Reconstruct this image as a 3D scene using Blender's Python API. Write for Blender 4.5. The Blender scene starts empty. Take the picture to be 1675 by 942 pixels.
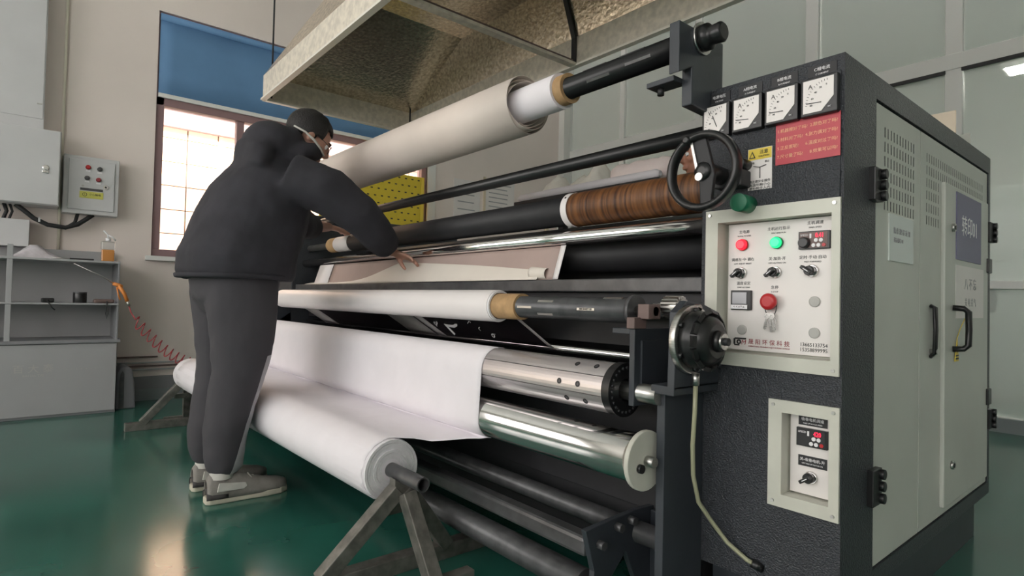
import bpy, bmesh, math, random
from mathutils import Vector, Matrix, Euler
random.seed(4)
SC = bpy.context.scene
COL = SC.collection
PI = math.pi

# ------------------------------------------------------------------ camera
cam = bpy.data.cameras.new('camera'); cam.sensor_width = 36.0; cam.lens = 20.28
cam.clip_start = 0.02; cam.clip_end = 200
camo = bpy.data.objects.new('camera', cam); COL.objects.link(camo)
CR = Matrix(((0.6406, 0.0019, 0.7679), (0.7675, -0.0311, -0.6403), (0.0226, 0.9995, -0.0214)))
camo.matrix_world = Matrix.Translation((0, 0, 0.86)) @ CR.to_4x4()
SC.camera = camo

# ------------------------------------------------------------------ world, sun, exposure
w = bpy.data.worlds.new('world'); SC.world = w; w.use_nodes = True
nt = w.node_tree; bg = nt.nodes['Background']
bg.inputs[0].default_value = (1.0, 0.965, 0.93, 1); bg.inputs[1].default_value = 1.25     # even bright overcast sky
sun = bpy.data.lights.new('sun_offscreen', 'SUN'); sun.energy = 6.0; sun.angle = math.radians(1.5); sun.color = (1, 0.9, 0.76)
so = bpy.data.objects.new('sun_offscreen', sun); COL.objects.link(so)
so.rotation_euler = Vector((-0.75, 0.25, -0.55)).to_track_quat('-Z', 'Y').to_euler()
vs = SC.view_settings
vs.view_transform = 'Standard'; vs.look = 'None'; vs.gamma = 1.0; vs.use_curve_mapping = False
vs.exposure = 1.9

# ------------------------------------------------------------------ materials
MATS = {}
def mat(name, col, rough=0.5, metal=0.0, noise=0.0, nscale=20.0, bump=0.0, bscale=60.0, emit=None, estr=0.0,
        col2=None, coat=0.0, spec=0.5, stretch=None, sub=0.0):
    if name in MATS: return MATS[name]
    m = bpy.data.materials.new(name); m.use_nodes = True; MATS[name] = m
    N = m.node_tree.nodes; L = m.node_tree.links; b = N['Principled BSDF']
    b.inputs['Base Color'].default_value = (*col, 1); b.inputs['Roughness'].default_value = rough
    b.inputs['Metallic'].default_value = metal; b.inputs['Coat Weight'].default_value = coat
    b.inputs['Specular IOR Level'].default_value = spec
    if emit: b.inputs['Emission Color'].default_value = (*emit, 1); b.inputs['Emission Strength'].default_value = estr
    tc = N.new('ShaderNodeTexCoord'); src = tc.outputs['Object']
    if stretch:
        mp = N.new('ShaderNodeMapping'); mp.inputs['Scale'].default_value = stretch; L.new(src, mp.inputs[0]); src = mp.outputs[0]
    if noise > 0 or col2:
        n = N.new('ShaderNodeTexNoise'); n.inputs['Scale'].default_value = nscale; n.inputs['Detail'].default_value = 5
        L.new(src, n.inputs['Vector'])
        r = N.new('ShaderNodeValToRGB'); L.new(n.outputs[0], r.inputs[0])
        c2 = col2 or tuple(max(0, c * (1 - noise)) for c in col)
        c1 = col if col2 else tuple(min(1, c * (1 + noise * 0.6)) for c in col)
        r.color_ramp.elements[0].position = 0.35; r.color_ramp.elements[0].color = (*c2, 1)
        r.color_ramp.elements[1].position = 0.65; r.color_ramp.elements[1].color = (*c1, 1)
        L.new(r.outputs[0], b.inputs['Base Color'])
    if bump > 0:
        n2 = N.new('ShaderNodeTexNoise'); n2.inputs['Scale'].default_value = bscale; n2.inputs['Detail'].default_value = 3
        L.new(src, n2.inputs['Vector'])
        bp = N.new('ShaderNodeBump'); bp.inputs['Strength'].default_value = bump; bp.inputs['Distance'].default_value = 0.01
        L.new(n2.outputs[0], bp.inputs['Height']); L.new(bp.outputs[0], b.inputs['Normal'])
    return m

def glass_mat(name, tint, refl=0.06, haze=0.0, hazecol=(0.8, 0.86, 0.84), ior=1.45):
    m = bpy.data.materials.new(name); m.use_nodes = True; MATS[name] = m
    N = m.node_tree.nodes; L = m.node_tree.links; N.clear()
    o = N.new('ShaderNodeOutputMaterial'); t = N.new('ShaderNodeBsdfTransparent'); t.inputs[0].default_value = (*tint, 1)
    g = N.new('ShaderNodeBsdfGlossy'); g.inputs['Roughness'].default_value = 0.02
    fr = N.new('ShaderNodeFresnel'); fr.inputs[0].default_value = ior
    mx = N.new('ShaderNodeMixShader'); L.new(fr.outputs[0], mx.inputs[0])
    if haze > 0:
        d = N.new('ShaderNodeBsdfDiffuse'); d.inputs[0].default_value = (*hazecol, 1)
        m2 = N.new('ShaderNodeMixShader'); m2.inputs[0].default_value = haze
        L.new(t.outputs[0], m2.inputs[1]); L.new(d.outputs[0], m2.inputs[2]); L.new(m2.outputs[0], mx.inputs[1])
    else: L.new(t.outputs[0], mx.inputs[1])
    L.new(g.outputs[0], mx.inputs[2]); L.new(mx.outputs[0], o.inputs[0])
    return m

M_wall = mat('wall_paint', (0.85, 0.76, 0.71), 0.75, noise=0.05, nscale=1.2, bump=0.03, bscale=90)
M_wall2 = mat('white_wall_paint', (0.78, 0.78, 0.75), 0.75, noise=0.04, nscale=1.5)
M_ceil = mat('ceiling_panel', (0.72, 0.73, 0.72), 0.7, noise=0.04, nscale=2)
M_floor = mat('green_epoxy', (0.026, 0.128, 0.098), 0.17, noise=0.3, nscale=1.6, bump=0.05, bscale=5, spec=1.0)
M_base = mat('baseboard_grey', (0.25, 0.28, 0.29), 0.5)
M_dark = mat('hammered_dark_paint', (0.033, 0.037, 0.045), 0.33, noise=0.3, nscale=260, bump=0.5, bscale=260)
M_navy = mat('smooth_dark_paint', (0.038, 0.044, 0.054), 0.42, noise=0.15, nscale=8, bump=0.03, bscale=90)
M_black = mat('black_plastic', (0.012, 0.012, 0.013), 0.32, bump=0.02, bscale=80)
M_blackm = mat('black_matt_steel', (0.022, 0.022, 0.025), 0.55, noise=0.2, nscale=12)
M_door = mat('grey_door_paint', (0.55, 0.57, 0.52), 0.38, noise=0.05, nscale=3, bump=0.04, bscale=200)
M_frame = mat('pale_frame_paint', (0.60, 0.60, 0.53), 0.42, noise=0.08, nscale=9)
M_plate = mat('panel_white', (0.80, 0.76, 0.74), 0.35, noise=0.03, nscale=6)
M_chrome = mat('chrome', (0.80, 0.77, 0.76), 0.12, 1.0, noise=0.03, nscale=20)
M_steel = mat('brushed_steel', (0.55, 0.54, 0.52), 0.33, 1.0, noise=0.2, nscale=25, stretch=(0.6, 12, 12))
M_alu = mat('silver_slat', (0.66, 0.62, 0.63), 0.30, 0.75, noise=0.06, nscale=14, stretch=(0.3, 6, 6))
M_galv = mat('galvanised_sheet', (0.86, 0.75, 0.61), 0.26, 0.85, noise=0.30, nscale=48, bump=0.25, bscale=42)
M_galvo = mat('galvanised_outer', (0.78, 0.72, 0.62), 0.45, 0.15, noise=0.15, nscale=30)
M_iron = mat('weathered_iron', (0.22, 0.21, 0.19), 0.42, 0.55, noise=0.35, nscale=22, bump=0.06, bscale=40)
M_gun = mat('gunmetal', (0.10, 0.10, 0.105), 0.36, 0.35, noise=0.25, nscale=18)
M_white = mat('white_fabric', (0.82, 0.785, 0.825), 0.75, noise=0.02, nscale=10, bump=0.05, bscale=420)
M_fabend = mat('fabric_roll_end', (0.78, 0.77, 0.79), 0.85, noise=0.05, nscale=40, bump=0.3, bscale=120)
M_paper = mat('white_paper', (0.84, 0.80, 0.80), 0.42, noise=0.015, nscale=6)
M_cream = mat('cream_paper', (0.80, 0.74, 0.67), 0.45, noise=0.03, nscale=6)
M_rollp = mat('kraft_backed_paper', (0.74, 0.65, 0.59), 0.5, noise=0.05, nscale=4)
M_pink = mat('pinkish_paper', (0.42, 0.32, 0.29), 0.5, noise=0.06, nscale=5)
M_card = mat('cardboard_core', (0.46, 0.29, 0.14), 0.7, noise=0.15, nscale=30, bump=0.1, bscale=90)
M_print = mat('black_print', (0.020, 0.016, 0.020), 0.35)
M_red = mat('red_sign', (0.52, 0.055, 0.075), 0.45, noise=0.05, nscale=8)
M_redtxt = mat('sign_orange_ink', (0.95, 0.52, 0.32), 0.5)
M_yel = mat('warning_yellow', (0.80, 0.60, 0.07), 0.45)
M_yboard = mat('yellow_board', (0.72, 0.55, 0.04), 0.4, noise=0.05, nscale=6)
M_ink = mat('black_ink', (0.03, 0.03, 0.03), 0.5)
M_rink = mat('dark_red_ink', (0.30, 0.04, 0.05), 0.5)
M_wink = mat('white_ink', (0.85, 0.84, 0.86), 0.5)
M_gink = mat('grey_ink', (0.35, 0.35, 0.36), 0.5)
M_brownm = mat('brown_block', (0.17, 0.115, 0.105), 0.5, noise=0.15, nscale=20)
M_purple = mat('purple_plate', (0.155, 0.145, 0.25), 0.4)
M_blind = mat('blue_blind', (0.13, 0.27, 0.48), 0.75, noise=0.06, nscale=3)
M_winf = mat('mauve_window_frame', (0.30, 0.19, 0.20), 0.45)
M_whitef = mat('white_frame', (0.80, 0.80, 0.78), 0.4)
M_rackm = mat('grey_cabinet_paint', (0.25, 0.25, 0.265), 0.45, noise=0.06, nscale=4)
M_rackl = mat('light_grey_cabinet_paint', (0.40, 0.40, 0.41), 0.45, noise=0.04, nscale=4)
M_box = mat('electric_box_paint', (0.60, 0.60, 0.61), 0.42, noise=0.03, nscale=4)
M_cable = mat('black_cable', (0.02, 0.02, 0.022), 0.5)
M_hose = mat('red_coil_hose', (0.42, 0.05, 0.06), 0.35)
M_orange = mat('orange_plastic', (0.78, 0.27, 0.06), 0.4)
M_tube = mat('clear_yellowish_tube', (0.36, 0.36, 0.24), 0.3)
M_jacket = mat('dark_jacket_cloth', (0.030, 0.029, 0.037), 0.85, noise=0.2, nscale=9, bump=0.25, bscale=14)
M_skin = mat('skin', (0.52, 0.28, 0.21), 0.5, noise=0.08, nscale=30)
M_skin2 = mat('tanned_skin', (0.44, 0.21, 0.14), 0.5, noise=0.1, nscale=30)
M_hair = mat('black_hair', (0.012, 0.010, 0.010), 0.55, noise=0.4, nscale=80, bump=0.4, bscale=150)
M_shoe = mat('taupe_shoe', (0.27, 0.25, 0.23), 0.7, noise=0.15, nscale=25, bump=0.15, bscale=60)
M_shoel = mat('pale_shoe', (0.60, 0.58, 0.54), 0.65, noise=0.08, nscale=25)
M_shoed = mat('dark_shoe', (0.06, 0.055, 0.055), 0.7)
M_sole = mat('worn_sole', (0.55, 0.52, 0.42), 0.7, noise=0.15, nscale=20)
M_amber = mat('amber_oil', (0.62, 0.27, 0.08), 0.15, coat=0.5)
M_clear = glass_mat('clear_plastic', (0.9, 0.9, 0.9), haze=0.35, hazecol=(0.85, 0.82, 0.78))
M_glass = glass_mat('window_glass', (0.97, 0.98, 0.97))
M_pglass = glass_mat('partition_glass', (0.93, 0.96, 0.94), haze=0.5, hazecol=(0.84, 0.88, 0.85), ior=1.18)
M_lampw = mat('lamp_diffuser', (0.9, 0.9, 0.9), 0.6, emit=(1.0, 0.95, 0.88), estr=14.0)
M_facade = mat('peach_facade_panel', (0.86, 0.62, 0.47), 0.7, noise=0.03, nscale=1)
M_joint = mat('dark_joint', (0.09, 0.075, 0.07), 0.8)
M_eave = mat('mauve_eave', (0.26, 0.18, 0.18), 0.7)
M_rubber = mat('grey_rubber', (0.22, 0.22, 0.24), 0.7)
M_cyl = mat('plastic_wrapped_white', (0.72, 0.76, 0.75), 0.25, noise=0.08, nscale=6)
M_slot = mat('cream_slotted_angle', (0.70, 0.60, 0.46), 0.45)
M_pinkb = mat('pink_white_cloth', (0.90, 0.78, 0.76), 0.8, bump=0.3, bscale=14)
M_ecru = mat('ecru_cloth', (0.86, 0.83, 0.77), 0.85, bump=0.5, bscale=18)
M_lred = mat('red_lamp_lens', (0.85, 0.02, 0.04), 0.25, emit=(1.0, 0.012, 0.03), estr=0.42)
M_lgreen = mat('green_lamp_lens', (0.02, 0.75, 0.25), 0.25, emit=(0.01, 1.0, 0.26), estr=0.30)
M_ered = mat('red_mushroom_button', (0.50, 0.025, 0.03), 0.35)
M_dred = mat('red_display_digits', (0.9, 0.02, 0.06), 0.4, emit=(1.0, 0.015, 0.05), estr=0.7)
M_lcd = mat('lcd_grey', (0.40, 0.40, 0.43), 0.12)
M_blank = mat('blank_plug_grey', (0.46, 0.45, 0.43), 0.5)
M_mirr = mat('glossy_notice', (0.62, 0.68, 0.66), 0.05, spec=1.0)
M_green = mat('green_cap', (0.01, 0.16, 0.08), 0.35)

# wound brown roll: narrow rings of colour along its axis
def ring_mat():
    m = bpy.data.materials.new('brown_wound_tape'); m.use_nodes = True
    N = m.node_tree.nodes; L = m.node_tree.links; b = N['Principled BSDF']; b.inputs['Roughness'].default_value = 0.5
    tc = N.new('ShaderNodeTexCoord'); mp = N.new('ShaderNodeMapping'); mp.inputs['Scale'].default_value = (85, 1.6, 1.6)
    n = N.new('ShaderNodeTexNoise'); n.inputs['Scale'].default_value = 1.0; n.inputs['Detail'].default_value = 4
    r = N.new('ShaderNodeValToRGB')
    r.color_ramp.elements[0].position = 0.34; r.color_ramp.elements[0].color = (0.045, 0.015, 0.006, 1)
    r.color_ramp.elements[1].position = 0.66; r.color_ramp.elements[1].color = (0.21, 0.085, 0.028, 1)
    bp = N.new('ShaderNodeBump'); bp.inputs['Strength'].default_value = 0.35; bp.inputs['Distance'].default_value = 0.006
    L.new(tc.outputs['Object'], mp.inputs[0]); L.new(mp.outputs[0], n.inputs['Vector']); L.new(n.outputs[0], r.inputs[0])
    L.new(r.outputs[0], b.inputs['Base Color']); L.new(n.outputs[0], bp.inputs['Height']); L.new(bp.outputs[0], b.inputs['Normal'])
    return m
M_tape = ring_mat()

# trousers: charcoal cloth with a pale panel sewn down the outer shin
def pants_mat():
    m = bpy.data.materials.new('charcoal_trousers_pale_panel'); m.use_nodes = True
    N = m.node_tree.nodes; L = m.node_tree.links; b = N['Principled BSDF']; b.inputs['Roughness'].default_value = 0.85
    tc = N.new('ShaderNodeTexCoord'); sp = N.new('ShaderNodeSeparateXYZ'); L.new(tc.outputs['Object'], sp.inputs[0])
    def mth(op, a, bb):
        k = N.new('ShaderNodeMath'); k.operation = op
        for i, v in enumerate((a, bb)):
            if isinstance(v, (int, float)): k.inputs[i].default_value = v
            else: L.new(v, k.inputs[i])
        return k.outputs[0]
    lim = mth('ADD', mth('MULTIPLY', sp.outputs[2], 0.27), 0.622)     # seam runs forward going up
    a = mth('GREATER_THAN', sp.outputs[1], lim)
    c = mth('LESS_THAN', sp.outputs[2], 0.60); d = mth('GREATER_THAN', sp.outputs[0], -2.63)
    k = mth('MULTIPLY', mth('MULTIPLY', a, c), d)
    mx = N.new('ShaderNodeMix'); mx.data_type = 'RGBA'
    mx.inputs[6].default_value = (0.055, 0.052, 0.060, 1); mx.inputs[7].default_value = (0.44, 0.43, 0.45, 1)
    L.new(k, mx.inputs[0]); L.new(mx.outputs[2], b.inputs['Base Color'])
    n = N.new('ShaderNodeTexNoise'); n.inputs['Scale'].default_value = 11
    bp = N.new('ShaderNodeBump'); bp.inputs['Strength'].default_value = 0.3; bp.inputs['Distance'].default_value = 0.01
    L.new(tc.outputs['Object'], n.inputs['Vector']); L.new(n.outputs[0], bp.inputs['Height']); L.new(bp.outputs[0], b.inputs['Normal'])
    return m
M_pants = pants_mat()

# ------------------------------------------------------------------ mesh helpers
class MB:
    def __init__(s): s.v = []; s.f = []; s.sm = []
    def add(s, vs, fs, smooth=False):
        o = len(s.v); s.v += [tuple(p) for p in vs]
        s.f += [tuple(i + o for i in f) for f in fs]; s.sm += [smooth] * len(fs); return s
    def box(s, x0, x1, y0, y1, z0, z1, rot=None, piv=None):
        P = [Vector((x, y, z)) for z in (z0, z1) for y in (y0, y1) for x in (x0, x1)]
        if rot is not None:
            c = Vector(piv) if piv else Vector(((x0+x1)/2, (y0+y1)/2, (z0+z1)/2))
            P = [rot @ (p - c) + c for p in P]
        return s.add(P, [(0,2,3,1),(4,5,7,6),(0,1,5,4),(2,6,7,3),(0,4,6,2),(1,3,7,5)])
    def bar(s, a, b, wd, ht, up=(0, 0, 1)):
        a = Vector(a); b = Vector(b); t = (b - a).normalized(); u = Vector(up)
        if abs(t.dot(u)) > 0.98: u = Vector((0, 1, 0))
        sx = t.cross(u).normalized() * wd / 2; sz = sx.cross(t).normalized() * ht / 2
        P = [q + i * sx + j * sz for q in (a, b) for (i, j) in ((-1,-1),(1,-1),(1,1),(-1,1))]
        return s.add(P, [(3,2,1,0),(4,5,6,7),(0,1,5,4),(1,2,6,5),(2,3,7,6),(3,0,4,7)])
    def loft(s, pts, ra, rb=None, ref=(1, 0, 0), n=20, cap=True, smooth=True):
        pts = [Vector(p) for p in pts]; k = len(pts); rb = rb or ra; ref = Vector(ref); V = []
        for i, p in enumerate(pts):
            t = (pts[min(i+1, k-1)] - pts[max(i-1, 0)])
            if t.length < 1e-9: t = Vector((0, 0, 1))
            t.normalize(); a = ref - t * ref.dot(t)
            if a.length < 1e-4: a = Vector((0, 0, 1)) - t * t.z
            a.normalize(); b = t.cross(a)
            for j in range(n):
                q = 2 * PI * j / n; V.append(p + a * math.cos(q) * ra[i] + b * math.sin(q) * rb[i])
        F = [(i*n+j, i*n+(j+1) % n, (i+1)*n+(j+1) % n, (i+1)*n+j) for i in range(k-1) for j in range(n)]
        s.add(V, F, smooth)
        if cap:
            o = len(s.v) - len(V)
            s.f.append(tuple(o + j for j in reversed(range(n)))); s.sm.append(False)
            s.f.append(tuple(o + (k-1)*n + j for j in range(n))); s.sm.append(False)
        return s
    def cyl(s, a, b, r, r2=None, n=28, ref=(0, 0, 1)):
        t = Vector(b) - Vector(a)
        if abs(t.normalized().dot(Vector(ref))) > 0.9: ref = (1, 0, 0)
        return s.loft([a, b], [r, r if r2 is None else r2], ref=ref, n=n)
    def pipe(s, a, b, r0, r1, n=28):      # hollow tube, inner radius r0
        a = Vector(a); b = Vector(b); t = (b - a).normalized(); u = Vector((0, 0, 1))
        if abs(t.dot(u)) > 0.9: u = Vector((1, 0, 0))
        x = (u - t * u.dot(t)).normalized(); y = t.cross(x); V = []
        for (c, r) in ((a, r1), (b, r1), (b, r0), (a, r0)):
            V += [c + r * (math.cos(2*PI*j/n) * x + math.sin(2*PI*j/n) * y) for j in range(n)]
        for i in range(4):
            i2 = (i + 1) % 4; o = len(s.v)
            s.add(V[i*n:(i+1)*n] + V[i2*n:(i2+1)*n], [(j, (j+1) % n, n+(j+1) % n, n+j) for j in range(n)], i in (0, 2))
        return s
    def tube(s, pts, r, n=8): 
        return s.loft(pts, [r] * len(pts), ref=(0.31, 0.2, 0.93), n=n)
    def sphere(s, c, r, n=16, m=10, rot=None):
        c = Vector(c); r = r if hasattr(r, '__len__') else (r, r, r); V = []; F = []
        for i in range(m + 1):
            th = PI * i / m
            for j in range(n):
                ph = 2 * PI * j / n
                p = Vector((r[0]*math.sin(th)*math.cos(ph), r[1]*math.sin(th)*math.sin(ph), r[2]*math.cos(th)))
                if rot is not None: p = rot @ p
                V.append(c + p)
        for i in range(m):
            for j in range(n):
                a, b2, cc, d = i*n+j, i*n+(j+1) % n, (i+1)*n+(j+1) % n, (i+1)*n+j
                if i == 0: F.append((a, d, cc)) 
                elif i == m-1: F.append((a, d, b2))
                else: F.append((a, d, cc, b2))
        return s.add(V, F, True)
    def prism(s, poly, axis, a, b):      # polygon in the plane across axis, extruded from a to b
        n = len(poly); V = []
        for h in (a, b):
            for (p, q) in poly:
                V.append({'x': (h, p, q), 'y': (p, h, q), 'z': (p, q, h)}[axis])
        F = [tuple(range(n)), tuple(range(2*n-1, n-1, -1))] + [(i, n+i, n+(i+1) % n, (i+1) % n) for i in range(n)]
        return s.add(V, F)
    def sheet(s, rows, th=0.0, smooth=True):
        r, c = len(rows), len(rows[0]); V = [p for row in rows for p in row]
        return s.add(V, [(i*c+j, i*c+j+1, (i+1)*c+j+1, (i+1)*c+j) for i in range(r-1) for j in range(c-1)], smooth)
    def grid(s, o, u, v, nn, us, vs, holes, d, floor=True):   # face of a case with openings pushed in by d
        o, u, v, nn = map(Vector, (o, u, v, nn))
        P = lambda a, b, k: o + u*a + v*b - nn*k
        def inh(i, j):
            if not (0 <= i < len(us)-1 and 0 <= j < len(vs)-1): return False
            cx, cy = (us[i]+us[i+1])/2, (vs[j]+vs[j+1])/2
            return any(h[0] < cx < h[1] and h[2] < cy < h[3] for h in holes)
        for i in range(len(us)-1):
            for j in range(len(vs)-1):
                k = d if inh(i, j) else 0; a0, a1, b0, b1 = us[i], us[i+1], vs[j], vs[j+1]
                if floor or not k: s.add([P(a0,b0,k), P(a1,b0,k), P(a1,b1,k), P(a0,b1,k)], [(0,1,2,3)])
                if k:
                    for (di, dj, e0, e1) in ((-1,0,(a0,b0),(a0,b1)), (1,0,(a1,b1),(a1,b0)), (0,-1,(a1,b0),(a0,b0)), (0,1,(a0,b1),(a1,b1))):
                        if not inh(i+di, j+dj):
                            s.add([P(*e0,0), P(*e0,d), P(*e1,d), P(*e1,0)], [(3,2,1,0)])
        return s
    def mesh(s, name):
        me = bpy.data.meshes.new(name); me.from_pydata(s.v, [], s.f); me.update()
        me.polygons.foreach_set('use_smooth', s.sm)
        return me
    def build(s, name, m, parent=None, bevel=0.0, seg=2, solid=0.0, fix=True):
        me = s.mesh(name)
        if fix:
            bm = bmesh.new(); bm.from_mesh(me); bmesh.ops.recalc_face_normals(bm, faces=bm.faces); bm.to_mesh(me); bm.free()
        me.materials.append(m); o = bpy.data.objects.new(name, me); COL.objects.link(o)
        if parent is not None: attach(o, parent)
        if solid:
            md = o.modifiers.new('solid', 'SOLIDIFY'); md.thickness = solid; md.offset = 0
        if bevel:
            md = o.modifiers.new('bevel', 'BEVEL'); md.width = bevel; md.segments = seg; md.limit_method = 'ANGLE'; md.angle_limit = 0.7
        return o

WORLD = {}
def attach(o, parent):
    o.parent = parent
    o.matrix_parent_inverse = (Matrix.Translation(WORLD[parent.name]).inverted() if parent.name in WORLD else Matrix.Identity(4))
def tag(o, label, cat, group=None):
    o['label'] = label; o['category'] = cat
    if group: o['group'] = group
    return o
def thing(name, label, cat, loc=(0, 0, 0), group=None):
    o = bpy.data.objects.new(name, None); COL.objects.link(o); o.location = loc; o.empty_display_size = 0.05
    WORLD[o.name] = Vector(loc); return tag(o, label, cat, group)
def struct(o): o['kind'] = 'structure'; return o
def box(name, m, parent, *b, bevel=0.0, **k): return MB().box(*b).build(name, m, parent, bevel=bevel, **k)
FRONT = Matrix.Rotation(PI/2, 4, 'X')                                    # text read from -Y
ENDX = Matrix.Rotation(PI/2, 4, 'Z') @ Matrix.Rotation(PI/2, 4, 'X')     # text read from +X
def text(name, body, size, loc, m, parent, rot=FRONT, align='CENTER', width=None, depth=0.0003, spacing=1.0, shear=0.0):
    cu = bpy.data.curves.new(name, 'FONT'); cu.body = body; cu.size = size; cu.align_x = align; cu.align_y = 'CENTER'
    cu.extrude = depth; cu.resolution_u = 2; cu.space_character = spacing; cu.shear = shear
    to = bpy.data.objects.new(name, cu)
    me = bpy.data.meshes.new_from_object(to); bpy.data.objects.remove(to); bpy.data.curves.remove(cu)
    me.name = name
    if width and len(me.vertices):
        xs = [v.co.x for v in me.vertices]; k = width / max(1e-6, max(xs) - min(xs))
        for v in me.vertices: v.co.x *= k
    me.transform(Matrix.Translation(loc) @ rot)
    me.materials.clear(); me.materials.append(m)
    o = bpy.data.objects.new(name, me); COL.objects.link(o)
    if parent is not None: attach(o, parent)
    return o
def copyo(o, parent, d=(0, 0, 0)):
    c = o.copy(); COL.objects.link(c); c.parent = parent; c.location = Vector(o.location) + Vector(d); return c

# ================================================================== THE ROOM
XW, YP, ZC = -5.4, 5.4, 4.7            # window wall, glass partition, ceiling
struct(box('floor', M_floor, None, -5.6, 4.6, -4.2, 11.0, -0.1, 0.0))
struct(box('ceiling', M_ceil, None, -5.6, 4.6, -4.2, 11.0, ZC, ZC + 0.15))
# window wall with its opening
WY0, WY1, WZ0, WZ1 = 0.73, 3.27, 1.15, 3.14
b = MB()
for r in ((-4.2, WY0, 0, ZC), (WY1, 11.0, 0, ZC), (WY0, WY1, 0, WZ0), (WY0, WY1, WZ1, ZC)): b.box(XW - 0.2, XW, *r)
struct(b.build('wall_left', M_wall))
# wall behind the camera with two wide window openings, right wall
b = MB()
for r in ((-5.6, -4.6, 0, ZC), (-0.9, -0.3, 0, ZC), (3.6, 4.6, 0, ZC), (-4.6, -0.9, 0, 0.9), (-0.3, 3.6, 0, 0.9), (-4.6, -0.9, 3.6, ZC), (-0.3, 3.6, 3.6, ZC)):
    b.box(r[0], r[1], -4.2, -4.0, r[2], r[3])
struct(b.build('wall_front', M_wall2))
for n_, (x0, x1) in (('window_2_offscreen', (-4.6, -0.9)), ('window_3_offscreen', (-0.3, 3.6))):
    b = MB()
    b.box(x0, x1, -4.13, -4.07, 0.9, 0.96).box(x0, x1, -4.13, -4.07, 3.54, 3.6)
    for k in range(4): xx = x0 + (x1 - x0 - 0.06) * k / 3; b.box(xx, xx + 0.06, -4.13, -4.07, 0.96, 3.54)
    struct(b.build(n_, M_whitef))
struct(box('wall_right', M_wall2, None, 4.4, 4.6, -4.0, 11.0, 0, ZC))
struct(box('wall_back', M_wall2, None, -5.4, 4.4, 10.8, 11.0, 0, ZC))
struct(MB().box(XW, XW + 0.015, 0.49, YP - 0.06, 0.09, 0.19).build('baseboard_left', M_rackm))
struct(MB().box(XW, XW + 0.02, 0.49, YP - 0.06, 0.0, 0.09).build('trim_1', M_base))

# window in the left wall: frame, mullion, panes, sill
wn = MB()
wn.box(XW - 0.12, XW - 0.02, WY0, WY1, WZ0, WZ0 + 0.06).box(XW - 0.12, XW - 0.02, WY0, WY1, 2.38, 2.45).box(XW - 0.12, XW - 0.02, WY0, WY1, WZ1 - 0.05, WZ1)
wn.box(XW - 0.12, XW - 0.02, WY0, WY0 + 0.06, WZ0 + 0.06, WZ1 - 0.05).box(XW - 0.12, XW - 0.02, WY1 - 0.06, WY1, WZ0 + 0.06, WZ1 - 0.05)
for y in (1.345, 1.96, 2.6): wn.box(XW - 0.10, XW - 0.03, y, y + 0.06, WZ0 + 0.06, 2.38)
w1 = struct(wn.build('window_1', M_winf, bevel=0.004))
ys = [WY0 + 0.06, 1.345, 1.405, 1.96, 2.02, 2.6, 2.66, WY1 - 0.06]
for k in range(4): box('pane', M_glass, w1, XW - 0.075, XW - 0.069, ys[2*k], ys[2*k+1], WZ0 + 0.06, 2.38)
box('pane', M_glass, w1, XW - 0.075, XW - 0.069, WY0 + 0.06, WY1 - 0.06, 2.45, WZ1 - 0.05)
box('window_sill', M_whitef, w1, XW - 0.02, XW + 0.06, WY0 - 0.04, WY1 + 0.04, WZ0 - 0.035, WZ0)
struct(MB().box(XW - 0.02, XW + 0.012, WY1, WY1 + 0.10, WZ0, WZ1).build('trim_2', M_whitef))
bl = thing('roller_blind', 'blue roller blind pulled half way down over the window', 'blind', (XW - 0.01, 2.0, WZ1))
rows = [[(XW - 0.008 + 0.004 * math.sin(j * 0.9), WY0 + 0.012 + (WY1 - WY0 - 0.024) * j / 24, WZ1 - 0.06 - 0.62 * i / 3) for j in range(25)] for i in range(4)]
MB().sheet(rows).build('blind_fabric', M_blind, bl, solid=0.003)
box('bottom_rail', M_whitef, bl, XW - 0.018, XW + 0.004, WY0 + 0.012, WY1 - 0.012, WZ1 - 0.70, WZ1 - 0.665, bevel=0.004)
MB().cyl((XW - 0.005, WY0 + 0.012, WZ1 - 0.045), (XW - 0.005, WY1 - 0.012, WZ1 - 0.045), 0.028).build('blind_tube', M_blind, bl)

# building outside: framed facade with separate cladding panels under an eave
fb = thing('facade_building', 'peach panelled building facade seen through the window', 'building', (-9.3, 2.5, -0.5))
box('facade_wall', M_joint, fb, -9.6, -9.03, -2.5, 8.0, -0.5, 4.2)
pw, ph = 0.385, 0.325
pm = MB().box(-0.02, 0.02, -pw/2 + 0.008, pw/2 - 0.008, -ph/2 + 0.006, ph/2 - 0.006).mesh('panel'); pm.materials.append(M_facade)
for i in range(14):
    for j in range(9):
        o = bpy.data.objects.new('panel', pm); COL.objects.link(o); attach(o, fb)
        o.location = (-9.01, 1.41 + pw * (i - 2), 2.80 - ph * (j - 1))
box('eave', M_eave, fb, -9.6, -8.9, -2.5, 8.0, 3.10, 3.62)
box('parapet', M_facade, fb, -9.6, -9.0, -2.5, 8.0, 3.62, 4.4)
MB().cyl((-8.93, 2.02, 0.2), (-8.93, 2.02, 3.0), 0.05).build('drain_pipe', M_whitef, fb)

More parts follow.
